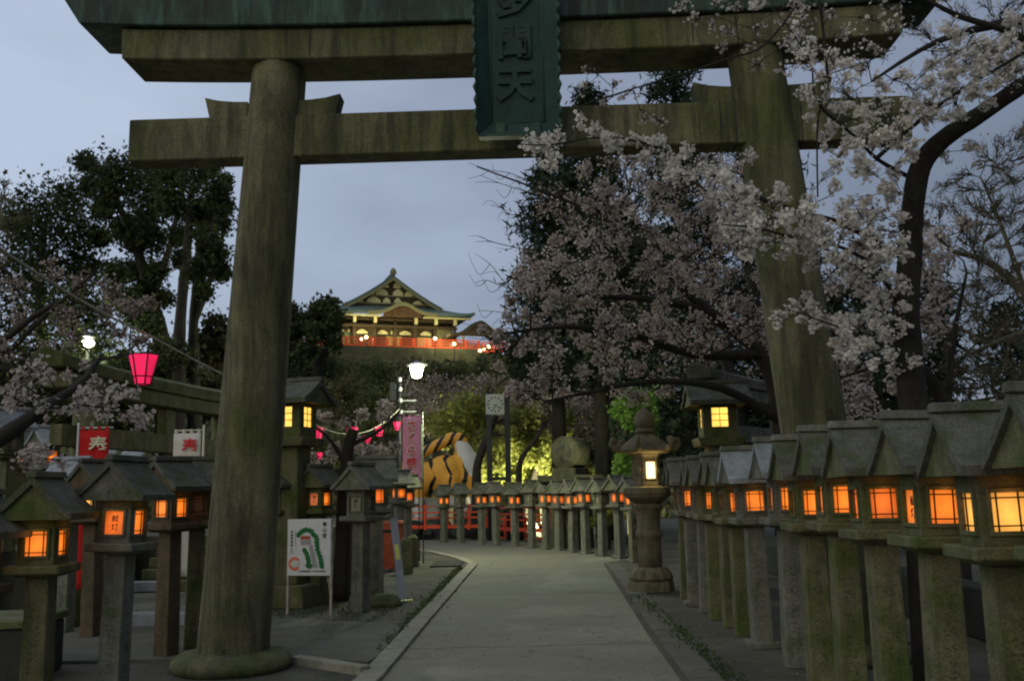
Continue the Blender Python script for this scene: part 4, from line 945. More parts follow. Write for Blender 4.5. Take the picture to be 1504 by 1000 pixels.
skin_union('body', [(T(655, 697), S(29), (1.1, 1.1, 1.0)), (T(625, 702), S(25), (1.2, 1.1, .95)), (T(681, 693, .1), S(27), (.95, 1.0, 1.1)), (T(600, 703), S(26), (1, 1, 1)),
                    (T(686, 678), S(17), (1, 1, 1.1)), (T(660, 722, -.2), S(15), (1.1, 1, 1.2))],
           [([T(690, 700, -.45), T(702, 730, -.5), T(701, 762, -.45)], [S(17), S(11), S(9)]), ([T(676, 700, .45), T(683, 730, .5), T(682, 762, .5)], [S(15), S(10), S(9)]),
            ([T(617, 705, -.4), T(616, 735, -.45), T(615, 760, -.45)], [S(14), S(10), S(9)]), ([T(632, 708, .4), T(634, 735, .45), T(634, 762, .45)], [S(14), S(11), S(10)]),
            ([T(664, 700, -.55), T(664, 722, -.62), T(668, 736, -.6), T(690, 752, -.5)], [S(16), S(13), S(9), S(6)]),
            ([T(686, 690), T(684, 672), T(678, 655), T(672, 647)], [S(22), S(16), S(12), S(9)]),
            ([T(704, 765, -.45), T(694, 766, -.65)], [S(9), S(8)]), ([T(600, 705, -.3), T(599, 730, -.5), T(601, 748, -.6)], [S(14), S(9), S(8)])], m_tig, .05)
skin_union('tail', [], [([T(682, 655), T(674, 643), T(663, 643), T(650, 650), T(635, 657), T(622, 664), T(612, 671), T(604, 678)], [S(9), S(9.5), S(9), S(8.5), S(8), S(7.5), S(7), S(5)])], m_tail, .04)
hd_ = skin_union('head', [(T(558, 698), S(29), (1, 1, 1)), (T(545, 704, -.5), S(16), (1, 1, .8)), (T(585, 700), S(22), (1, 1, 1))], [([T(576, 680, 0), T(577, 670, 0)], [S(7), S(5)]), ([T(540, 680, 0), T(536, 669, 0)], [S(7), S(5)])], m_tig, .05)
link('paw', MB().ball(T(601, 756, -.75), S(10), 14, 8, (1, 1.2, .8)).mesh('paw', m_white), tg)
link('paw', MB().ball(T(615, 763, -.6), S(10), 14, 8, (1, 1.2, .7)).mesh('paw', m_white), tg)
for (x_, z_) in ((563, 706), (548, 706)): link('eye', MB().ball(T(x_, 690, -.66), .09, 10, 8).mesh('eye', m_ink), tg)
link('nose', MB().ball(T(545, 700, -.90), .10, 10, 8).mesh('nose', m_ink), tg)
# rockery that carries the tiger
rk = MB(); rr = random.Random(5)
for i in range(46):
    x = rr.uniform(-2.6, 3.4); z = rr.uniform(0, .30); s = rr.uniform(.22, .42); y = rr.uniform(-1.2, -.4)
    M = Matrix.Translation((x, y, z)) @ Euler((rr.random()*3, rr.random()*3, rr.random()*3)).to_matrix().to_4x4() @ Matrix.Diagonal((s, s*.7, s*.6, 1))
    rk.add([(-1, -.8, -.7), (.9, -1, -.6), (1, .9, -.8), (-.8, 1, -.5), (-.8, -.7, .8), (.7, -.9, .7), (.8, .8, .6), (-1, .7, .9)], [(0, 3, 2, 1), (4, 5, 6, 7), (0, 1, 5, 4), (1, 2, 6, 5), (2, 3, 7, 6), (3, 0, 4, 7)], M)
rk.box(-2.7, 3.4, -1.0, 1.8, 0, .28)
tag(link('rockery', rk.mesh('rocks', m_dark), None, (tp.x, tp.y, 0)), 'dark rough rocks heaped beneath the tiger statue', 'rockery')
def rail(label, A, B, z0, npost, hh=.75, name='red_railing', rails=(.10, .38, .55), group=None, w_=.045):
    A, B = Vector(A), Vector(B); d = B-A; Ln = d.length; o = thing(name, label, 'railing', (A.x, A.y, z0), math.atan2(d.y, d.x), group)
    for i in range(npost):
        x = Ln*i/(npost-1); link('post', MB().box(x-w_*1.1, x+w_*1.1, -w_*1.1, w_*1.1, 0, hh+.06).mesh('post', m_red, .006), o)
    for k, z in enumerate(rails+(hh,)):
        q = w_*(1.2 if k == 0 else .5); link('rail', MB().box(0, Ln, -w_*.5, w_*.5, z-q, z+q).mesh('rail', m_red), o)
    return o
a_, b_ = P(592, 780, 31.6), P(722, 780, 31.0)
rail('vermilion railing in front of the tiger statue behind the lantern posts', (a_.x, a_.y, 0), (b_.x, b_.y, 0), .36, 5)
a_, b_ = P(726, 780, 30.5), P(812, 780, 27.5)
rail('vermilion bridge railing seen between the middle posts of the far row', (a_.x, a_.y, 0), (b_.x, b_.y, 0), .30, 4)
a_, b_ = P(690, 780, 33.5), P(800, 780, 31)
rail('lower vermilion railing deeper behind the far lantern row', (a_.x, a_.y, 0), (b_.x, b_.y, 0), -.1, 5)

# ================================================================== TEMPLE ON THE HILL
TQ = P(578, 518, 108)
tm = thing('temple_hall', 'large lit temple hall with sweeping green copper roof high on the hill', 'temple', TQ, R(19))
HW, ZE, ZR, YG = 9.1, 4.3, 9.1, 1.0
for x_, y_, e_ in ((-4.5, -3.2, 300), (0, -3.2, 300), (4.5, -3.2, 300), (.5, -7.5, 330)):      # point lights added without lamp bodies to brighten the hall front and gable
    lt = bpy.data.lights.new('added_front_light', 'POINT'); lt.energy = e_*.85; lt.color = (1, .95, .52); lt.shadow_soft_size = .4; link('added_front_light', lt, tm, (x_, y_, 1.2 if y_ > -5 else 4.2))
def zs(x): u = min(abs(x)/HW, 1); return ZE+(ZR-ZE)*(1-u)**1.42+.35*u**8
def zf(y): u = (y+2.4)/3.4; return ZE+1.35*max(u, 0)**1.3
def roof_grid(x0, x1, y0, y1, fn, nx_, ny_, th, name, mat):
    mb = MB(); vs = []
    for lay in (0, 1):
        for j in range(ny_+1):
            for i in range(nx_+1):
                x = x0+(x1-x0)*i/nx_; y = y0+(y1-y0)*j/ny_; vs.append((x, y, fn(x, y)-lay*th))
    k = (nx_+1)*(ny_+1); fs = []
    for j in range(ny_):
        for i in range(nx_):
            a = j*(nx_+1)+i; fs.append((a, a+1, a+nx_+2, a+nx_+1)); b = a+k; fs.append((b, b+nx_+1, b+nx_+2, b+1))
    ring = [i for i in range(nx_+1)]+[j*(nx_+1)+nx_ for j in range(1, ny_+1)]+[ny_*(nx_+1)+i for i in range(nx_-1, -1, -1)]+[j*(nx_+1) for j in range(ny_-1, 0, -1)]
    for a, b in zip(ring, ring[1:]+ring[:1]): fs.append((a, a+k, b+k, b))
    return mb.add(vs, fs).mesh(name, mat)
kx, kw = .6, 1.75
def fmain(x, y):
    z = min(zs(x), zf(y)+.35*(abs(x)/HW)**8) if y < YG else zs(x)
    if y < YG: z += 1.15*math.exp(-((x-kx)/kw)**2)*max(0, 1-(y+2.4)/3.0)**.8
    return z
rf = link('roof', roof_grid(-HW, HW, -2.4, YG-.02, fmain, 70, 10, .32, 'skirt', m_teal), tm)
link('upper_roof', roof_grid(-HW, HW, YG, 15, lambda x, y: zs(x), 40, 4, .30, 'upper', m_teal), rf)
link('gable_roof', roof_grid(-5.9, 5.9, .1, YG+.4, lambda x, y: zs(x)+.05, 30, 1, .28, 'gable_roof', m_teal), rf)
mb = MB()
for s in (-1, 1):                      # barge boards
    pts = [(s*6.0*i/14, zs(6.0*i/14)-.26) for i in range(15)]; lo = [(x, z-.34) for x, z in pts]
    mb.prism(pts+lo[::-1] if s > 0 else lo+pts[::-1], -.06, .12, 'y')
link('barge_board', mb.mesh('barge', m_trim), rf)
link('gable_roof_end', MB().tube([(0, .0, ZR+.15), (0, 15, ZR+.15)], .28, 8).mesh('ridge', m_teal), rf)
link('ridge_ornament', MB().lathe([(.25, 0), (.42, .2), (.30, .55), (.12, .75)], 8, Matrix.Translation((0, .1, ZR+.1))).mesh('orn', m_trim), rf)
gw = MB(); pts = [(x, zs(x)-.5) for x in np.linspace(-5.3, 5.3, 21)]; gw.prism(pts+[(5.3, 5.0), (-5.3, 5.0)], YG-.15, YG+.1, 'y')
gab = link('gable_wall', gw.mesh('gable', m_wood), tm)
def arch(x0, x1, z0, h):
    n = 8; return [(x0, z0)]+[(x0+(x1-x0)*i/n, z0+h*math.sin(PI*(.12+.76*i/n))) for i in range(n+1)]+[(x1, z0)]
for (x0, x1, z0, h) in ((-2.9, -1.35, 5.95, .68), (-1.05, -.2, 5.95, .62), (.25, 1.1, 5.95, .62), (2.5, 3.6, 5.85, .50), (-4.3, -3.3, 5.85, .32), (-1.9, -.5, 6.85, .80), (-2.6, -2.05, 6.85, .45), (.1, 1.3, 6.85, .80), (1.5, 2.5, 6.85, .62), (-1.1, -.35, 7.75, .42), (.15, 1.0, 7.75, .70)):
    link('plaster_panel', MB().prism(arch(x0, x1, z0, h), YG-.22, YG-.155, 'y').mesh('panel', m_cream), gab)
link('beam', MB().box(-4.4, 4.4, YG-.30, YG-.225, 5.75, 5.93).mesh('b', m_trim), gab); link('beam', MB().box(-2.9, 2.9, YG-.30, YG-.225, 6.68, 6.83).mesh('b', m_trim), gab)
# karahafu front board and carving
pts = [(x, ZE+1.15*math.exp(-((x-kx)/kw)**2)) for x in np.linspace(kx-4, kx+4, 41)]
kb = link('curved_gable_board', MB().prism([(x, z-.02) for x, z in pts]+[(x, z-.42) for x, z in pts[::-1]], -2.62, -2.42, 'y').mesh('kb', m_trim), tm)
link('carving', MB().prism([(x, z-.42) for x, z in pts[9:32]]+[(kx+2.2, ZE-.55), (kx-2.2, ZE-.55)], -2.35, -2.15, 'y').mesh('carv', plain('carved_wood', (.11, .060, .028), .8, 0, .6, 4)), kb)
# walls
link('wall', MB().box(-7.0, 7.0, 0, 13, 0, ZE-.1).mesh('wall', m_wood), tm)
for x in (-7.0, -4.7, -2.35, 0, 2.35, 4.7, 7.0): link('column', MB().lathe([(.20, 0), (.20, ZE-.45)], 12, Matrix.Translation((x, -.9, 0))).mesh('col', m_wood), tm)
link('lintel', MB().box(-7.3, 7.3, -1.10, -.70, ZE-1.55, ZE-1.3).mesh('lintel', m_wood), tm); link('lintel', MB().box(-7.3, 7.3, -1.12, -.68, ZE-.75, ZE-.55).mesh('lintel', m_wood), tm)
for (x0, x1) in ((-4.4, -2.9), (-2.0, -.6), (-.5, .0), (.55, 2.1), (3.0, 4.5), (-6.7, -5.6), (-5.4, -4.9)):
    link('plaster_panel', MB().prism(arch(x0+.15, x1-.1, 2.1, .48), -.10, -.02, 'y').mesh('panel', m_cream), tm)
link('curtain', MB().box(-6.9, -4.9, -.2, -.12, .8, 2.2).mesh('curtain', plain('green_curtain', (.10, .12, .05), .8)), tm)
link('door_panel', MB().box(-.9, .9, -.2, -.02, .2, 1.85).mesh('door', plain('gilded_door', (.30, .22, .07), .6)), tm)
link('door_panel', MB().box(2.6, 4.4, -.2, -.02, .1, 1.85).mesh('door', plain('pale_door', (.32, .29, .14), .6)), tm)
link('door_panel', MB().box(4.9, 6.8, -.2, -.02, .1, 2.9).mesh('door', plain('pale_door2', (.20, .18, .09), .6)), tm)
for x in (-7.0, -4.7, -2.35, 2.35, 4.7, 7.0):
    link('bracket', MB().box(x-.16, x+.16, -1.5, -1.14, ZE-1.1, ZE-.35).mesh('br', m_cream), tm)
MBS = {True: MB(), False: MB()}
for i in range(58):
    x = -8.6+17.2*i/57
    if abs(x-kx) > 2.4: MBS[x > kx].box(x-.08, x+.08, -2.30, -1.6, ZE-.50, ZE-.36)
for q in MBS.values(): link('rafter_ends', q.mesh('rafters', m_cream), tm)
mb = MB()
for i in range(20): mb.box(-8.9, -8.2, -1.5+.75*i, -1.34+.75*i, ZE-.50, ZE-.36)
link('rafter_ends', mb.mesh('rafters', m_cream), tm)
link('platform', MB().box(-14, 11.5, -4.8, 16, -5.2, -.05).mesh('platform', m_hillwall, .03), tm)
link('platform', MB().box(11.51, 15.5, -6.6, 8, -5.4, -.6).mesh('platform', m_hillwall, .03), tm)
# side pavilion
sp = thing('temple_pavilion', 'small dark roofed pavilion with pale canopy right of the temple hall', 'pavilion', TQ, R(19))
def fp(x, y): return 2.0+1.35*math.exp(-((x-9.2)/1.5)**2)-.10*abs(x-9.2)*.6
link('roof', roof_grid(5.6, 12.6, -4.3, -.6, fp, 36, 3, .30, 'proof', m_wood), sp)
link('ridge', roof_grid(5.7, 12.5, -2.8, -2.0, lambda x, y: fp(x, y)+.12, 36, 1, .10, 'pr', m_teal), sp)
pts = [(x, fp(x, 0)-.31) for x in np.linspace(5.7, 12.5, 30)]
link('carving', MB().prism([(x, z) for x, z in pts]+[(11.4, 1.55), (7.0, 1.55)], -4.1, -3.95, 'y').mesh('pc', m_wood), sp)
for x in (7.2, 11.3): 
    for y in (-3.9, -1.0): link('column', MB().box(x-.12, x+.12, y-.12, y+.12, -.05, 1.7).mesh('pc', m_trim), sp)
cv = thing('white_canopy', 'pale cloth canopy behind the pavilion on the temple terrace', 'canopy', TQ, R(19))
link('cloth', MB().add([(6.5, -.4, 1.15), (12, -.4, 1.10), (12.8, 3.5, 1.0), (6.5, 3.5, 1.35), (9.3, 1.2, 1.75), (6.5, -.4, .55), (12, -.4, .55)], [(0, 1, 4), (1, 2, 4), (2, 3, 4), (3, 0, 4), (0, 5, 6, 1)]).mesh('cl', m_white), cv)
for x in (6.6, 11.9): link('pole', MB().tube([(x, -.3, -.05), (x, -.3, 1.1)], .05, 6).mesh('p', m_greym), cv)
Mt = Matrix.Translation(TQ) @ Matrix.Rotation(R(19), 4, 'Z')
def tl(x, y, z): return Mt @ Vector((x, y, z))
q = 'vermilion railings round the temple terrace'
rail('long vermilion railing along the front of the temple terrace', tl(-7.6, -4.3, 0), tl(8.9, -4.3, 0), TQ.z-.05, 12, 1.0, 'terrace_railing', (.12, .45, .72), q, .10)
rail('left vermilion railing of the temple terrace behind the evergreen', tl(-13.5, -4.0, 0), tl(-7.9, -4.0, 0), TQ.z-.02, 6, .95, 'terrace_railing', (.12, .45, .72), q, .08)
rail('vermilion railing below the pavilion, stepping down to the right', tl(9.2, -5.0, 0), tl(14.8, -6.0, 0), TQ.z-.45, 6, 1.15, 'terrace_railing', (.12, .5, .8), q, .10)
for i, (px, py, lab) in enumerate([(530, 498, 'leftmost of the lamps hanging before the temple hall'), (538, 495, 'second lamp from the left before the temple hall'), (639, 497, 'bright lamp at the right end of the temple hall'),
                                   (667, 505, 'lamp beneath the pavilion roof'), (705, 515, 'low lamp by the right end of the terrace railing'), (718, 509, 'lamp at the far right corner of the temple terrace'), (711, 513, 'dimmer lamp between two others at the right end of the terrace'),
                                   (465, 495, 'upper lamp seen through the evergreen left of the temple'), (471, 493, 'lamp beside another one in the evergreen left of the temple')]):
    p = P(px, py, 102.5 if i < 7 else 100)
    o = thing('terrace_lamp', lab, 'lamp', p, 0, 'small warm lamps along the temple terrace')
    s = .19 if i not in (6,) else .13
    link('globe', MB().ball((0, 0, 0), s, 12, 8).mesh('globe', m_bulb2), o); link('cap', MB().lathe([(s*.8, s*.75), (.03, s*1.3)], 10).mesh('cap', m_black), o); link('post', MB().tube([(0, 0, -s-.02), (0, 0, -2.0)], .05, 6).mesh('post', m_black), o)
    if i in (0, 1, 2, 3, 5):
        lt = bpy.data.lights.new('lamp_light', 'POINT'); lt.energy = 160; lt.color = (1, .92, .50); lt.shadow_soft_size = .3
        link('glow_light', lt, o, (0, 1.2, .4))

# ================================================================== VEGETATION
def C(px, py, r, Y, dy=0): return (P(px, py, Y+dy), r*Y/FPX)
def cl(lst, Y, seed=0, spread=1.4): 
    g_ = random.Random(seed); return [C(px, py, r, Y, g_.uniform(-spread, spread)) for px, py, r in lst]
def ground(px, Y, z=0): p = P(px, 720, Y); return Vector((p.x, p.y, z))
# --- evergreens at the left
tree('evergreen_tree', 'dense dark evergreen with a round crown at the far left', 'tree', [([ground(62, 23, .8), P(66, 560, 23), P(58, 450, 23), P(66, 330, 23)], .24, .07)],
     cl([(60, 318, 40), (98, 295, 28), (40, 360, 40), (105, 345, 34), (15, 410, 42), (70, 410, 44), (120, 395, 30), (5, 470, 50), (60, 480, 50), (110, 455, 36), (30, 540, 44), (90, 540, 40), (25, 330, 26), (128, 500, 36)], 23, 1), 'ever',
     leaf=m_ever, per=1000, size=.13, twigs=9, jit=.5, seed=1, fill=.25, limb_r=.05)
tree('evergreen_tree', 'tall leaning evergreen with open ragged crown and sky gaps, left of the pillar', 'tree', [([ground(246, 22, .8), P(238, 520, 22), P(222, 440, 22), P(196, 350, 22), P(168, 290, 22)], .26, .06), ([P(222, 440, 22), P(250, 360, 22), P(262, 300, 22.5)], .12, .04)],
     cl([(124, 240, 13), (146, 258, 24), (182, 250, 28), (160, 290, 22), (205, 275, 26), (222, 305, 24), (238, 262, 26), (182, 335, 22), (150, 350, 14), (222, 355, 24), (205, 398, 20), (175, 405, 16), (232, 400, 15), (240, 440, 12), (150, 310, 14), (130, 275, 12), (216, 330, 18), (200, 360, 15), (214, 430, 14), (205, 470, 18), (180, 440, 18), (225, 480, 12)], 22, 2), 'ever',
     leaf=m_ever, per=820, size=.12, twigs=13, jit=.44, seed=2, fill=.16, limb_r=.05, tw_r=.009)
tree('evergreen_tree', 'twin trunked evergreen right behind the great pillar\'s left side', 'tree', [([ground(262, 20, .8), P(262, 560, 20), P(265, 470, 20), P(275, 360, 20), P(282, 280, 20)], .19, .07), ([ground(288, 20.4, .8), P(285, 560, 20.4), P(284, 480, 20.4), P(292, 380, 20.4), P(296, 290, 20.4)], .17, .06),
      ([P(285, 470, 20.4), P(305, 420, 20.4), P(325, 360, 20.4), P(330, 280, 20.4)], .10, .03)],
     cl([(285, 262, 28), (310, 250, 14), (258, 262, 22), (275, 310, 26), (322, 330, 18), (305, 362, 18), (318, 290, 14), (262, 350, 14), (290, 400, 14), (325, 400, 12), (330, 268, 9), (255, 300, 20), (296, 320, 18), (300, 340, 16), (312, 310, 16), (318, 380, 13), (300, 430, 11), (332, 305, 10), (268, 385, 12)], 20, 3), 'ever',
     leaf=m_ever, per=820, size=.11, twigs=13, jit=.44, seed=3, fill=.16, limb_r=.05, tw_r=.009)
for i, (px, py, Y, r, lab) in enumerate([(318, 500, 24, 40, 'rounded dark shrub behind the great pillar on its left'), (210, 560, 21, 60, 'broad dark shrub filling the space above the side torii'), (130, 590, 22, 50, 'dark shrub between the lamp and the side torii'),
                                 (30, 590, 19, 60, 'dark shrub behind the thick cherry branch'), (300, 590, 22, 40, 'low dark shrub at the far side of the side torii')]):
    b = ground(px, Y, .8); rw = r*Y/FPX; g_ = random.Random(i)
    cs = [(P(px+g_.uniform(-1, 1)*r, py+g_.uniform(-.9, .9)*r*.7, Y+g_.uniform(-1, 1)), rw*.45) for _ in range(13)]
    tree('evergreen_shrub', lab, 'shrub', [([b, b+Vector((0, 0, 1.2)), P(px, py+r*.4, Y)], .10, .04)], cs, 'ever', leaf=m_ever if i % 2 else m_everb, per=420, size=.15, twigs=5, jit=.5, seed=20+i, fill=.7, group='dark evergreen shrubs at the left')
# bare twigs and pinkish cherry at the far left
tree('bare_tree', 'leafless grey twigged tree at the left edge against the sky', 'tree', [([ground(-60, 20, .8), P(-40, 500, 20), P(-20, 400, 20), P(0, 320, 20)], .15, .04)],
     cl([(5, 275, 18), (20, 300, 22), (0, 330, 22), (35, 320, 16), (-15, 290, 20), (15, 350, 16)], 20, 5), 'bare', per=0, twigs=22, tw_r=.008, seed=5, bark=m_barkl)
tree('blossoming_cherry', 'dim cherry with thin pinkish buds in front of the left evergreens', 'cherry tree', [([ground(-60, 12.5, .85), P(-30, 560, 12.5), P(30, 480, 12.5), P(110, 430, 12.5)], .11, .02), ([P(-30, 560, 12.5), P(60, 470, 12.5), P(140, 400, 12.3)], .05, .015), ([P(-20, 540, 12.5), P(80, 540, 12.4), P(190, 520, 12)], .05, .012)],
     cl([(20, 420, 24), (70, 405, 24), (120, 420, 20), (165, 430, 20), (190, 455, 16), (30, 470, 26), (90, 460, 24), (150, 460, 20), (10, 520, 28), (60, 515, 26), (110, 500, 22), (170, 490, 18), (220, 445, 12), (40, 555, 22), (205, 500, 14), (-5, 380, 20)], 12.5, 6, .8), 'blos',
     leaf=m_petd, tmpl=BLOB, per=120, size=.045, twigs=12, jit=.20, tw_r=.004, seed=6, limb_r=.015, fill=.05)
# near branch at the lower left
def limb_clumps(pts, Y, n, r, seed, sp=14):
    g_ = random.Random(seed); out_ = []
    pts = [(x, y) for x, y in pts]
    for i in range(n):
        t_ = g_.random()*(len(pts)-1); k = int(t_); f = t_-k; x = pts[k][0]*(1-f)+pts[k+1][0]*f; y = pts[k][1]*(1-f)+pts[k+1][1]*f
        out_.append(C(x+g_.gauss(0, sp), y+g_.gauss(0, sp), r*g_.uniform(.7, 1.3), Y, g_.uniform(-.35, .35)))
    return out_
nl = limb_clumps([(0, 575), (60, 585), (120, 570), (160, 585)], 5.8, 12, 16, 31, 9)+limb_clumps([(95, 590), (150, 600), (195, 610), (210, 620)], 5.9, 9, 14, 32, 8)+limb_clumps([(0, 660), (40, 660), (70, 672), (90, 685)], 5.7, 8, 12, 33, 8)+limb_clumps([(0, 540), (60, 545), (140, 560)], 6.0, 7, 12, 34, 8)
tree('blossoming_cherry', 'thick dark cherry branch with pale blossoms reaching in at the left edge', 'cherry tree', [([ground(-330, 5.2), P(-260, 780, 5.2), P(-120, 715, 5.2), P(0, 643, 5.4), P(60, 602, 5.6), P(118, 563, 5.9), P(150, 520, 6.1)], .10, .012), ([P(40, 615, 5.5), P(110, 595, 5.7), P(190, 605, 5.9)], .012, .005),
      ([P(-100, 705, 5.3), P(-20, 668, 5.5), P(80, 675, 5.7)], .014, .004)], nl, 'blos', leaf=m_petm, tmpl=FLOWER, per=34, size=.032, twigs=6, jit=.26, tw_r=.0022, seed=7, limb_r=.006, fill=.05)

# --- evergreens and growth on the hill
hg = []
def hill_tree(px, py, r, Y, kind, i, lab):
    py += 10 if Y > 60 else 0
    p = P(px, py, Y); zg = hillz(p.x, Y); rw = r*Y/FPX; g_ = random.Random(i*7+3)
    b = Vector((p.x, p.y, zg-.3)); cs = []
    for _ in range(12):
        a, q_ = g_.uniform(0, 2*PI), g_.random()**.5
        cs.append((p+Vector((math.cos(a)*q_*rw*.9, math.sin(a)*q_*rw*.6, g_.uniform(-.75, .75)*rw)), rw*.42))
    tree('hillside_tree', lab, 'tree', [([b, (b+p)/2+Vector((.2, 0, 0)), p], max(.12, rw*.07), .05)], cs, 'hill', leaf=(m_hillg, m_hillb, m_ever)[kind], per=330, size=rw*.115, twigs=5, jit=.45, seed=i, fill=.6, tw_r=.02, group='trees on the temple hillside')
hts = [(436, 470, 24, 62, 2, 'slim dark conifer like tree tip right of the great pillar'), (345, 520, 45, 60, 2, 'dark tree on the hill left of the pillar'), (455, 560, 42, 58, 0, 'green bush tree just right of the great pillar below the evergreen'), (500, 545, 30, 75, 1, 'brownish bush below the left end of the terrace railing'),
       (560, 548, 32, 74, 0, 'grey green bush under the middle of the temple terrace'), (610, 560, 34, 66, 1, 'brown bush behind the street lamp'), (655, 548, 34, 70, 0, 'bright green bush below the right part of the terrace'), (700, 545, 30, 78, 0, 'dark green bush below the far corner of the terrace'),
       (510, 600, 40, 50, 1, 'brown leafless looking thicket tree above the pink lanterns'), (560, 610, 34, 47, 0, 'olive bush above the blossoms'), (640, 600, 38, 48, 1, 'olive brown bush right of the street lamp'), (690, 595, 34, 50, 0, 'dim green bush left of the clock'),
       (440, 620, 40, 46, 0, 'deep green bush behind the tall lantern'), (480, 660, 40, 44, 2, 'dark bush behind the trunk of the middle cherry'), (740, 560, 34, 66, 0, 'dark green bush behind the clock'), (780, 555, 34, 64, 2, 'dark bush at the right foot of the hill'),
       (760, 600, 36, 50, 0, 'green bush right of the clock board'), (400, 580, 50, 55, 2, 'dark tree mass hidden behind the great pillar')]
for i, (px, py, r, Y, k, lab) in enumerate(hts): hill_tree(px, py, r, Y, k, i, lab)
# undergrowth on the slope: nobody could count it
ug = []
for _ in range(24000):
    x = npr.uniform(-75, 45); y = npr.uniform(50, 106); ug.append((x, y, hillz(x, y)+npr.uniform(0, 1.6)*npr.random()))
u = link('undergrowth', scatter('undergrowth', m_hillb, TUFT[0], TUFT[1], ug, npr.uniform(.5, 1.2, len(ug))))
tag(u, 'brown and green undergrowth covering the temple hillside', 'undergrowth', None, 'stuff')
fw = []
for _ in range(26):
    cx0 = npr.uniform(8, 75); cy0 = npr.uniform(112, 170); zt = hillz(cx0, cy0)+npr.uniform(2, 4.5); rr_ = npr.uniform(2.5, 4.5)
    d = npr.normal(size=(420, 3)); d /= np.linalg.norm(d, axis=1)[:, None]; fw.append(np.array([cx0, cy0, zt])+d*rr_*npr.uniform(.6, 1, (420, 1)))
u = link('far_woods', scatter('far_woods', m_ever, TUFT[0], TUFT[1], np.concatenate(fw), 1.1)); tag(u, 'distant dark woods on the ridge right of the temple', 'woods', None, 'stuff')
# evergreen beside the temple
tree('evergreen_tree', 'dark evergreen with leaning trunk just left of the temple', 'tree', [([Vector((P(445, 640, 55).x, 55, 2.2)), P(448, 600, 55), P(466, 545, 55), P(484, 500, 55), P(482, 470, 55)], .42, .18)],
     cl([(466, 462, 16), (484, 452, 14), (492, 470, 13), (446, 478, 16), (462, 490, 16), (486, 490, 15), (432, 505, 16), (452, 515, 14), (425, 535, 18), (440, 550, 16), (492, 505, 9), (420, 480, 12), (425, 460, 10)], 55, 9), 'ever', leaf=m_ever, per=420, size=.36, twigs=7, jit=.42, tw_r=.02, seed=9, limb_r=.06, fill=.5)

# --- conifers behind the right half
def conifer(label, px, Y, topy, wpx, seed, leaf=m_cedar, group='tall dark conifers behind the right pillar', low=.12):
    g_ = random.Random(seed); top = P(px, topy, Y); Hh = top.z; W = wpx*Y/FPX; b = Vector((top.x, top.y, 0)); root = thing('conifer', label, 'conifer', b, 0, group)
    tb = MB(); tb.tube([(0, 0, 0), (.05, 0, Hh*.5), (0, 0, Hh*.99)], [.30, .18, .03], 9); pos = []
    n = int(Hh*9)
    for i in range(n):
        t_ = low+(1-low)*i/n; z = Hh*t_; Lb = W*(1-t_)**.7*g_.uniform(.65, 1.12)+.25; a = g_.uniform(0, 2*PI); d = Vector((math.cos(a), math.sin(a), g_.uniform(-.1, .25)))
        e_ = Vector((0, 0, z))+d*Lb-Vector((0, 0, .16*Lb)); m_ = Vector((0, 0, z))+d*Lb*.5+Vector((0, 0, .05*Lb))
        tb.tube([(0, 0, z), m_, e_], [.04, .025, .01], 4, cap=False)
        k = int(38*Lb)+14
        for _ in range(k):
            f = g_.random()**.6; q_ = Vector((0, 0, z)).lerp(e_, f)+Vector((0, 0, .18*math.sin(PI*f)*Lb*.5))
            s_ = .16*Lb+.14; pos.append((q_.x+g_.gauss(0, s_), q_.y+g_.gauss(0, s_), q_.z+g_.gauss(0, s_*.6)-.05))
    link('trunk', tb.mesh('trunk', m_bark), root)
    link('foliage', scatter('foliage', leaf, NEED[0], NEED[1], pos, .40*npr.uniform(.6, 1.3, len(pos))), root)
conifer('tallest dark conifer rising behind the torii beams right of the plaque', 985, 29, 62, 120, 1)
conifer('dark conifer with its tip just right of the bronze plaque', 866, 30, 128, 95, 2, low=.33)
conifer('dark conifer forming the left edge of the dark mass beside the sky', 808, 31, 215, 100, 3, low=.38)
conifer('dark conifer behind the right great pillar', 1110, 30, 120, 110, 4)
conifer('shorter dark conifer low behind the pink blossoms', 915, 33, 300, 90, 5, low=.45)
conifer('dark conifer between the right pillar and the near cherry trunk', 1270, 26, 350, 60, 6)
conifer('low dark evergreen mass at the far right edge', 1470, 24, 440, 70, 7)
conifer('dark conifer just right of the near cherry trunk', 1365, 27, 400, 50, 8)
conifer('small dark conifer behind the stone monument', 893, 37, 480, 42, 9)
conifer('small dark conifer at the right behind the lanterns', 1215, 22, 420, 50, 10)

# --- big far cherry behind the right pillar
def fringe(lst, Y):
    out_ = []; q_ = random.Random(4)
    for a, b, c, d in lst:
        pts = [P(a+(c-a)*i/5+q_.uniform(-3, 3), b+(d-b)*i/5+q_.uniform(-5, 5), Y+q_.uniform(-.1, .1)) for i in range(6)]; out_.append((pts, .009, .003))
        for k in (2, 3, 4):
            px, py = a+(c-a)*k/5, b+(d-b)*k/5; out_.append(([pts[k], P(px-q_.uniform(8, 20), py+q_.uniform(-14, 14), Y), P(px-q_.uniform(22, 34), py+q_.uniform(-20, 20), Y)], .005, .002))
    return out_
g_ = random.Random(77); poly = [(742, 470), (765, 395), (810, 350), (830, 290), (860, 240), (900, 225), (1000, 235), (1100, 235), (1130, 300), (1130, 560), (1060, 600), (1000, 590), (960, 600), (900, 575), (860, 590), (800, 600), (750, 560), (760, 520), (715, 500)]
def inside(x, y, pg):
    c = False; j = len(pg)-1
    for i in range(len(pg)):
        if (pg[i][1] > y) != (pg[j][1] > y) and x < (pg[j][0]-pg[i][0])*(y-pg[i][1])/(pg[j][1]-pg[i][1])+pg[i][0]: c = not c
        j = i
    return c
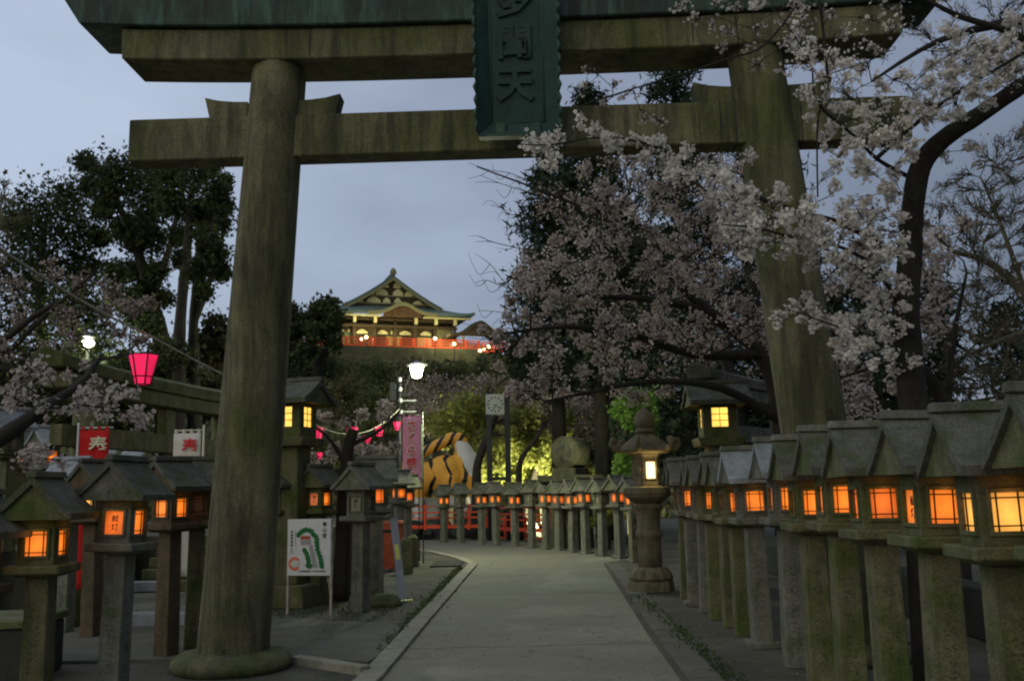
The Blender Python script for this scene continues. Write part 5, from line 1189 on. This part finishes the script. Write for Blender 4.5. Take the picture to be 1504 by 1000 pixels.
def region(pg, n, Y, r, seed, sp=1.2, mind=20, avoid=()):
    g_ = random.Random(seed); xs_ = [q[0] for q in pg]; ys_ = [q[1] for q in pg]; out_ = []; pts = []; tries = 0
    while len(out_) < n and tries < n*60:
        tries += 1; x = g_.uniform(min(xs_), max(xs_)); y = g_.uniform(min(ys_), max(ys_))
        if inside(x, y, pg) and all((x-a)**2+(y-b)**2 > d*d for a, b, d in avoid) and all((x-a)**2+(y-b)**2 > mind*mind for a, b in pts): pts.append((x, y)); out_.append(C(x, y, r*g_.uniform(.75, 1.25), Y, g_.uniform(-sp, sp)))
    return out_
tk = [([ground(1160, 13.6), P(1150, 620, 13.6), P(1118, 520, 13.5), P(1040, 458, 13.3), P(985, 400, 13.1), P(955, 345, 13)], .20, .035),
      ([P(1118, 520, 13.5), P(1020, 520, 13), P(920, 490, 12.6), P(830, 480, 12.3), P(740, 490, 12.2)], .09, .015),
      ([P(1040, 458, 13.3), P(960, 440, 13), P(880, 435, 12.8), P(800, 430, 12.6), P(748, 405, 12.5)], .07, .012), ([P(1150, 620, 13.6), P(1060, 570, 13), P(960, 560, 12.6), P(870, 575, 12.3), P(800, 590, 12.2)], .08, .014),
      ([P(985, 400, 13.1), P(900, 330, 13), P(820, 290, 12.8), P(700, 245, 12.6)], .05, .008), ([P(1118, 520, 13.5), P(1100, 400, 13.8), P(1050, 300, 13.8), P(1000, 250, 13.8)], .10, .02)]
tk += fringe([(800, 430, 696, 412), (790, 370, 700, 352), (820, 480, 702, 452), (820, 300, 708, 262), (840, 290, 690, 235), (780, 500, 690, 492), (800, 330, 722, 300), (790, 460, 700, 375), (830, 560, 735, 545), (850, 350, 742, 330)], 12.7)
cherB = region(poly, 118, 12.9, 18, 78, 1.1, 19, [(1050, 575, 62), (1110, 600, 50), (957, 620, 40)])
tree('blossoming_cherry', 'large spreading cherry in dusky pink bloom behind the right great pillar', 'cherry tree', tk, cherB+cl([(710, 486, 9), (735, 492, 10), (735, 540, 10), (750, 445, 11), (762, 405, 10), (765, 520, 11), (750, 575, 10), (728, 500, 9)], 12.5, 5, .2), 'blos', leaf=m_petm, tmpl=BLOB, per=155, size=.040, twigs=11, jit=.15, tw_r=.005, seed=8, limb_r=.018, fill=.03)
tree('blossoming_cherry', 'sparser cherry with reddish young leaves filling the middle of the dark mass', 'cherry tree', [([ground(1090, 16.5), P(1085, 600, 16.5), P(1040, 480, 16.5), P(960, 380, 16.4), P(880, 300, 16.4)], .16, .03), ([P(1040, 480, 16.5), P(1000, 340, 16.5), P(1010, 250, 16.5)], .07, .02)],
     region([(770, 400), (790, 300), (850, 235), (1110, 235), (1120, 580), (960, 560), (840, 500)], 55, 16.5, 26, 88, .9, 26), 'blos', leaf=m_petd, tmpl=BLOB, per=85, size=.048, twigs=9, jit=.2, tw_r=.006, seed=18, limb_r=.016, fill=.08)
# dim cherries beyond the road and the middle cherry over the left lanterns
tree('blossoming_cherry', 'cherry with dark upright trunk and grey pink bloom above the unlit lantern', 'cherry tree', [([ground(500, 14.2), P(503, 800, 14.2), P(505, 720, 14.2), P(512, 655, 14.2), P(520, 630, 14.2)], .13, .08), ([P(508, 680, 14.2), P(480, 640, 14.4), P(450, 620, 14.6)], .05, .01), ([P(512, 655, 14.2), P(560, 630, 14.4), P(590, 600, 14.6)], .05, .01)],
     region([(405, 625), (450, 610), (520, 605), (575, 590), (585, 640), (575, 700), (540, 690), (520, 665), (470, 690), (430, 720), (405, 700)], 30, 15.2, 10, 91, .7, 11, [(465, 636, 20), (517, 636, 16), (540, 644, 13), (557, 633, 16), (583, 624, 15), (470, 668, 14)]), 'blos', leaf=m_petm, tmpl=BLOB, per=95, size=.050, twigs=6, jit=.22, tw_r=.004, seed=19, limb_r=.014, fill=.15)
for i, (px, py, Y, pg, lab) in enumerate([(690, 640, 41, [(600, 565), (720, 560), (800, 570), (820, 600), (700, 600), (620, 600)], 'far dim cherry in bloom behind the tiger and clock'), (830, 640, 34, [(740, 590), (880, 585), (900, 640), (850, 650), (790, 650), (745, 640)], 'cherry spray with black curved limb over the stone monument'),
                                   (640, 640, 38, [(600, 600), (680, 595), (700, 610), (610, 640)], 'small faint cherry just behind the tiger\'s back')]):
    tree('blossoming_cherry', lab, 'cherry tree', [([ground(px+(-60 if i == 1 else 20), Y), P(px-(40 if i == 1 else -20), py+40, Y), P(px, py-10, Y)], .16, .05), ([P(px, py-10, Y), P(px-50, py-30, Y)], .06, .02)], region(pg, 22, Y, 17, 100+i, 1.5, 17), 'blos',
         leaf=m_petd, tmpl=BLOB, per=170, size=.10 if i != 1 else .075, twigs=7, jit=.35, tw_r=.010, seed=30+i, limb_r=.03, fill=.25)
# cherry limb seen in front of the dark lit shrubs
tree('bare_tree', 'dark bent bare trunk in front of the lamplit shrubs', 'tree', [([ground(700, 32), P(700, 715, 32), P(702, 680, 32), P(716, 640, 32), P(730, 610, 32)], .22, .09), ([ground(762, 31), P(762, 700, 31), P(768, 670, 31), P(790, 640, 31), P(800, 620, 31)], .14, .04)],
     cl([(735, 640, 14), (730, 620, 20), (760, 625, 20), (800, 625, 18)], 31.5, 44), 'bare', per=0, twigs=12, tw_r=.012, seed=44)
# lamplit shrubs
def shrub(name, lab, pg, Y, n, r, leaf, per, size, seed, base_px):
    b = ground(base_px, Y); top = sum((Vector(c) for c, _ in region(pg, 6, Y, r, seed)), Vector())/6
    tree(name, lab, 'shrub', [([b, b+Vector((.1, 0, .6)), Vector((b.x, b.y, top.z))], .07, .02)], region(pg, n, Y, r, seed, .7, r*.8), 'ever', leaf=leaf, per=per, size=size, twigs=5, jit=.4, seed=seed, fill=.7, tw_r=.006)
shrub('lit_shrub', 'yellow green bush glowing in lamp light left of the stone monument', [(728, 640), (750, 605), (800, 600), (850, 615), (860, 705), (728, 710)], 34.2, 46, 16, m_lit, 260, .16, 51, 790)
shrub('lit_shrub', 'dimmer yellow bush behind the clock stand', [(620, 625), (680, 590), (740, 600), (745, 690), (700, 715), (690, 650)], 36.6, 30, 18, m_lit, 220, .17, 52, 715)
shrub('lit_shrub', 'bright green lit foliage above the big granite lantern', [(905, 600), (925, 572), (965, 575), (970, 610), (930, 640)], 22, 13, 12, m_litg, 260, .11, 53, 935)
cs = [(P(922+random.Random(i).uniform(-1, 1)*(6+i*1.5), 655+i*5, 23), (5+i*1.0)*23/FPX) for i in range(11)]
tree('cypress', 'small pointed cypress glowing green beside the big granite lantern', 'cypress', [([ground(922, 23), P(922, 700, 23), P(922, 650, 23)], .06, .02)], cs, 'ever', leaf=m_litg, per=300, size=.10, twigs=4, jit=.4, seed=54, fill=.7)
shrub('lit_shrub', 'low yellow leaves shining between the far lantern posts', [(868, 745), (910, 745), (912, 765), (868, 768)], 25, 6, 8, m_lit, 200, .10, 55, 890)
for px, py, Y, en, lab in ((796, 735, 32.2, 1100, 'low floodlight hidden behind the lantern row, aimed at the yellow bush'), (925, 715, 22.45, 170, 'low floodlight behind the granite lantern aimed at the green cypress'), (715, 735, 34.9, 520, 'low floodlight behind the tiger statue aimed at the dim yellow bush')):
    p = G(px, 770) if False else ground(px, Y)
    o = thing('floodlight', lab, 'floodlight', p)
    link('housing', MB().box(-.14, .14, -.08, .08, .25, .45).mesh('h', m_black, .01), o); link('stand', MB().tube([(0, 0, 0), (0, 0, .25)], .03, 8).mesh('s', m_black), o)
    link('lens', MB().box(-.12, .12, .081, .09, .27, .43).mesh('lens', m_bulb2), o)
    lt = bpy.data.lights.new('flood', 'SPOT'); lt.energy = en*3.4; lt.color = (1, .96, .58); lt.spot_size = R(108 if en > 500 else 58); lt.spot_blend = .6; lt.shadow_soft_size = .15
    link('beam_light', lt, o, (0, .15, .38), (R(112 if en > 500 else 135), 0, R(0)))

# --- near cherry at the right
trunkA = [P(1338, 560, 7.6), P(1330, 470, 7.5), P(1336, 380, 7.4), P(1340, 310, 7.3), P(1352, 245, 7.2), P(1385, 205, 7.1), P(1440, 168, 7.0), P(1510, 120, 6.9), P(1600, 60, 6.8)]
l1 = [(1325, 378), (1240, 330), (1184, 314), (1100, 285), (1038, 252), (985, 225), (932, 207), (870, 203), (809, 213), (765, 212)]
l2 = [(1330, 470), (1290, 400), (1240, 365), (1170, 350), (1110, 335), (1060, 330)]
l3 = [(1345, 265), (1290, 235), (1255, 200), (1200, 150), (1190, 90), (1150, 30)]
l4 = [(1285, 235), (1330, 195), (1400, 140), (1504, 78)]
l5 = [(1560, 110), (1500, 55), (1414, 26), (1380, 10), (1300, -30)]
l6 = [(1330, 520), (1280, 500), (1230, 480), (1160, 455)]
def lp(l, Y0, Y1): return [P(x, y, Y0+(Y1-Y0)*i/(len(l)-1)) for i, (x, y) in enumerate(l)]
base = Vector((P(1340, 700, 7.6).x, 7.6, 0))
tks = [([base]+trunkA, .125, .055), (lp(l1, 7.4, 6.4), .026, .004), (lp(l2, 7.5, 6.8), .022, .004), (lp(l3, 7.3, 6.6), .020, .004), (lp(l4, 7.1, 6.7), .018, .012), (lp(l5, 6.8, 6.5), .035, .012), (lp(l6, 7.5, 6.9), .016, .004)]
cA = limb_clumps(l1, 6.8, 40, 15, 61, 13)+limb_clumps(l2, 7.1, 22, 15, 62, 18)+limb_clumps(l3, 6.9, 22, 14, 63, 28)+limb_clumps(l4, 6.9, 26, 14, 64, 28)+limb_clumps(l5, 6.6, 10, 14, 65, 18)+limb_clumps(l6, 7.2, 14, 13, 66, 14)
cAt = region([(1200, 20), (1420, 0), (1510, 0), (1510, 120), (1340, 200), (1240, 190)], 26, 6.8, 26, 675, .4, 22)
cA += region([(1190, 330), (1330, 250), (1330, 420), (1240, 400)], 24, 7.2, 12, 671, .4, 14)+region([(1140, 470), (1330, 440), (1330, 560), (1230, 520)], 16, 7.3, 11, 672, .3, 18)+region([(1190, 60), (1300, 100), (1240, 240), (1180, 200)], 16, 6.8, 11, 673, .3, 16)+region([(1340, 110), (1504, 20), (1510, 110), (1400, 150)], 22, 6.6, 12, 674, .4, 14)
cA += region([(1030, 240), (1180, 290), (1230, 380), (1200, 400), (1120, 345), (1060, 330)], 22, 6.9, 14, 67, .3, 13)+region([(1240, 240), (1330, 220), (1504, 110), (1504, 60), (1400, 60), (1300, 120), (1230, 180)], 26, 6.9, 14, 68, .5, 16)
tree('blossoming_cherry', 'near cherry with pale blossoms and a dark trunk bending right over the lanterns', 'cherry tree', tks, cA, 'blos', leaf=m_pet, tmpl=FLOWER, per=74, size=.031, twigs=8, jit=.17, tw_r=.0022, seed=60, limb_r=.007, fill=.05)
tree('cherry_twigs', 'tangle of thin twigs of a cherry in the top right corner', 'cherry tree', [([Vector((5.2, 6.3, 0)), Vector((5.3, 6.3, 3.5)), P(1620, 20, 6.8), P(1500, 30, 6.8), P(1380, 60, 6.8), P(1280, 120, 6.8)], .10, .008)], cAt, 'bare', leaf=m_pet, tmpl=FLOWER, per=26, size=.029, twigs=12, jit=.3, tw_r=.0024, seed=61, limb_r=.006, fill=0)
# sparse upper sprays hanging over the kasagi
cs = region([(990, -10), (1330, -10), (1300, 110), (1180, 120), (1060, 80), (1000, 40)], 30, 6.6, 15, 71, .4, 24)+region([(830, 110), (900, 100), (1000, 200), (930, 190)], 7, 6.7, 12, 72, .2, 18)
tree('blossoming_cherry', 'thin cherry sprays with few buds hanging over the top beam at the right', 'cherry tree', [([Vector((4.6, 5.6, 0)), Vector((4.7, 5.8, 3.0)), Vector((4.2, 6.2, 5.6)), P(1330, -60, 6.6), P(1200, -40, 6.6), P(1050, -20, 6.6)], .11, .01), ([P(1200, -40, 6.6), P(1130, 60, 6.6), P(1060, 90, 6.6), P(900, 140, 6.6), P(840, 160, 6.7)], .012, .003),
      ([P(1200, -20, 6.6), P(1215, 110, 6.7), P(1201, 180, 6.8), P(1201, 290, 6.9)], .012, .006)], cs, 'blos', leaf=m_petm, tmpl=FLOWER, per=16, size=.032, twigs=9, jit=.22, tw_r=.0024, seed=70, limb_r=.006, fill=.02)
# dimmer bloom around and behind the right pillar
tree('blossoming_cherry', 'dusky cherry blooming between the right great pillar and the near trunk', 'cherry tree', [([ground(1400, 11.2), P(1390, 620, 11.2), P(1340, 520, 11), P(1290, 450, 11), P(1230, 400, 11)], .12, .02), ([P(1340, 520, 11), P(1280, 540, 10.8), P(1220, 560, 10.8)], .04, .01), ([P(1390, 620, 11.2), P(1400, 500, 11.2), P(1420, 400, 11)], .06, .015)],
     region([(1190, 340), (1330, 300), (1420, 320), (1400, 440), (1320, 600), (1230, 620), (1215, 470)], 42, 11, 20, 81, .8, 21), 'blos', leaf=m_petm, tmpl=BLOB, per=105, size=.046, twigs=9, jit=.28, tw_r=.004, seed=80, limb_r=.014, fill=.1)
tree('bare_tree', 'pale limbed tree with bare twigs against the sky at the right edge', 'tree', [([ground(1600, 13.5), P(1560, 560, 13.5), P(1500, 430, 13.5), P(1450, 385, 13.4), P(1400, 370, 13.2)], .13, .03), ([P(1530, 480, 13.5), P(1470, 500, 13.2), P(1400, 530, 13)], .06, .015), ([P(1520, 470, 13.5), P(1470, 330, 13.5), P(1440, 260, 13.5)], .05, .01), ([P(1560, 560, 13.5), P(1480, 580, 13.2), P(1420, 590, 13)], .05, .012)],
     region([(1370, 300), (1430, 220), (1520, 180), (1520, 600), (1380, 590), (1390, 450)], 85, 13.3, 24, 95, 1.0, 18), 'bare', leaf=m_petd, tmpl=BLOB, per=14, size=.04, twigs=16, jit=.3, tw_r=.005, seed=95, limb_r=.018, bark=m_barkl, fill=0)

# --- fallen petals, leaves and weeds
pv = [(npr.uniform(-3.2, 3.2), 7+17*npr.random()**1.3, .012+.018*(npr.random() > .5)) for _ in range(1500)]
o = link('fallen_petals', scatter('fallen_petals', m_petm, LEAF[0], LEAF[1], pv, npr.uniform(.010, .022, len(pv)), .97)); tag(o, 'tiny pale petals sprinkled over the road and verges', 'fallen petals', None, 'stuff')
lv = []
for _ in range(900):
    x = npr.uniform(-3.5, 3.4); y = npr.uniform(6.5, 24); lv.append((x, y, .014 if -1.1 < x < 1.3 else .03))
o = link('fallen_leaves', scatter('fallen_leaves', plain('dead_leaf', (.09, .06, .03), .9), LEAF[0], LEAF[1], lv, npr.uniform(.012, .05, len(lv)), .96)); tag(o, 'scattered dead leaves and petals on the road and verge', 'fallen leaves', None, 'stuff')
wd = []
for _ in range(3600):
    s_ = npr.random()
    if s_ < .35: a_, b_ = Vector((-1.32, 9.5, 0)), Vector((-1.15, 20, 0)); q = a_.lerp(b_, npr.random()); x, y = q.x+npr.normal()*.05, q.y
    elif s_ < .55: x, y = -2.2+npr.normal()*.5, 13.3+npr.normal()*.8
    elif s_ < .8: x, y = npr.uniform(-5.5, -2.9), npr.uniform(11.8, 13)+npr.normal()*.1
    else: x, y = 1.68+npr.normal()*.06+.02*npr.random(), npr.uniform(7.5, 14)
    wd.append((x, y, .012+abs(npr.normal())*.018))
o = link('weeds', scatter('weeds', leafm('weed', (.05, .085, .02), (.09, .13, .035)), TUFT[0], TUFT[1], wd, npr.uniform(.02, .05, len(wd)))); tag(o, 'short green weeds and moss along the kerb and under the lanterns', 'weeds', None, 'stuff')
bpy.context.view_layer.update()
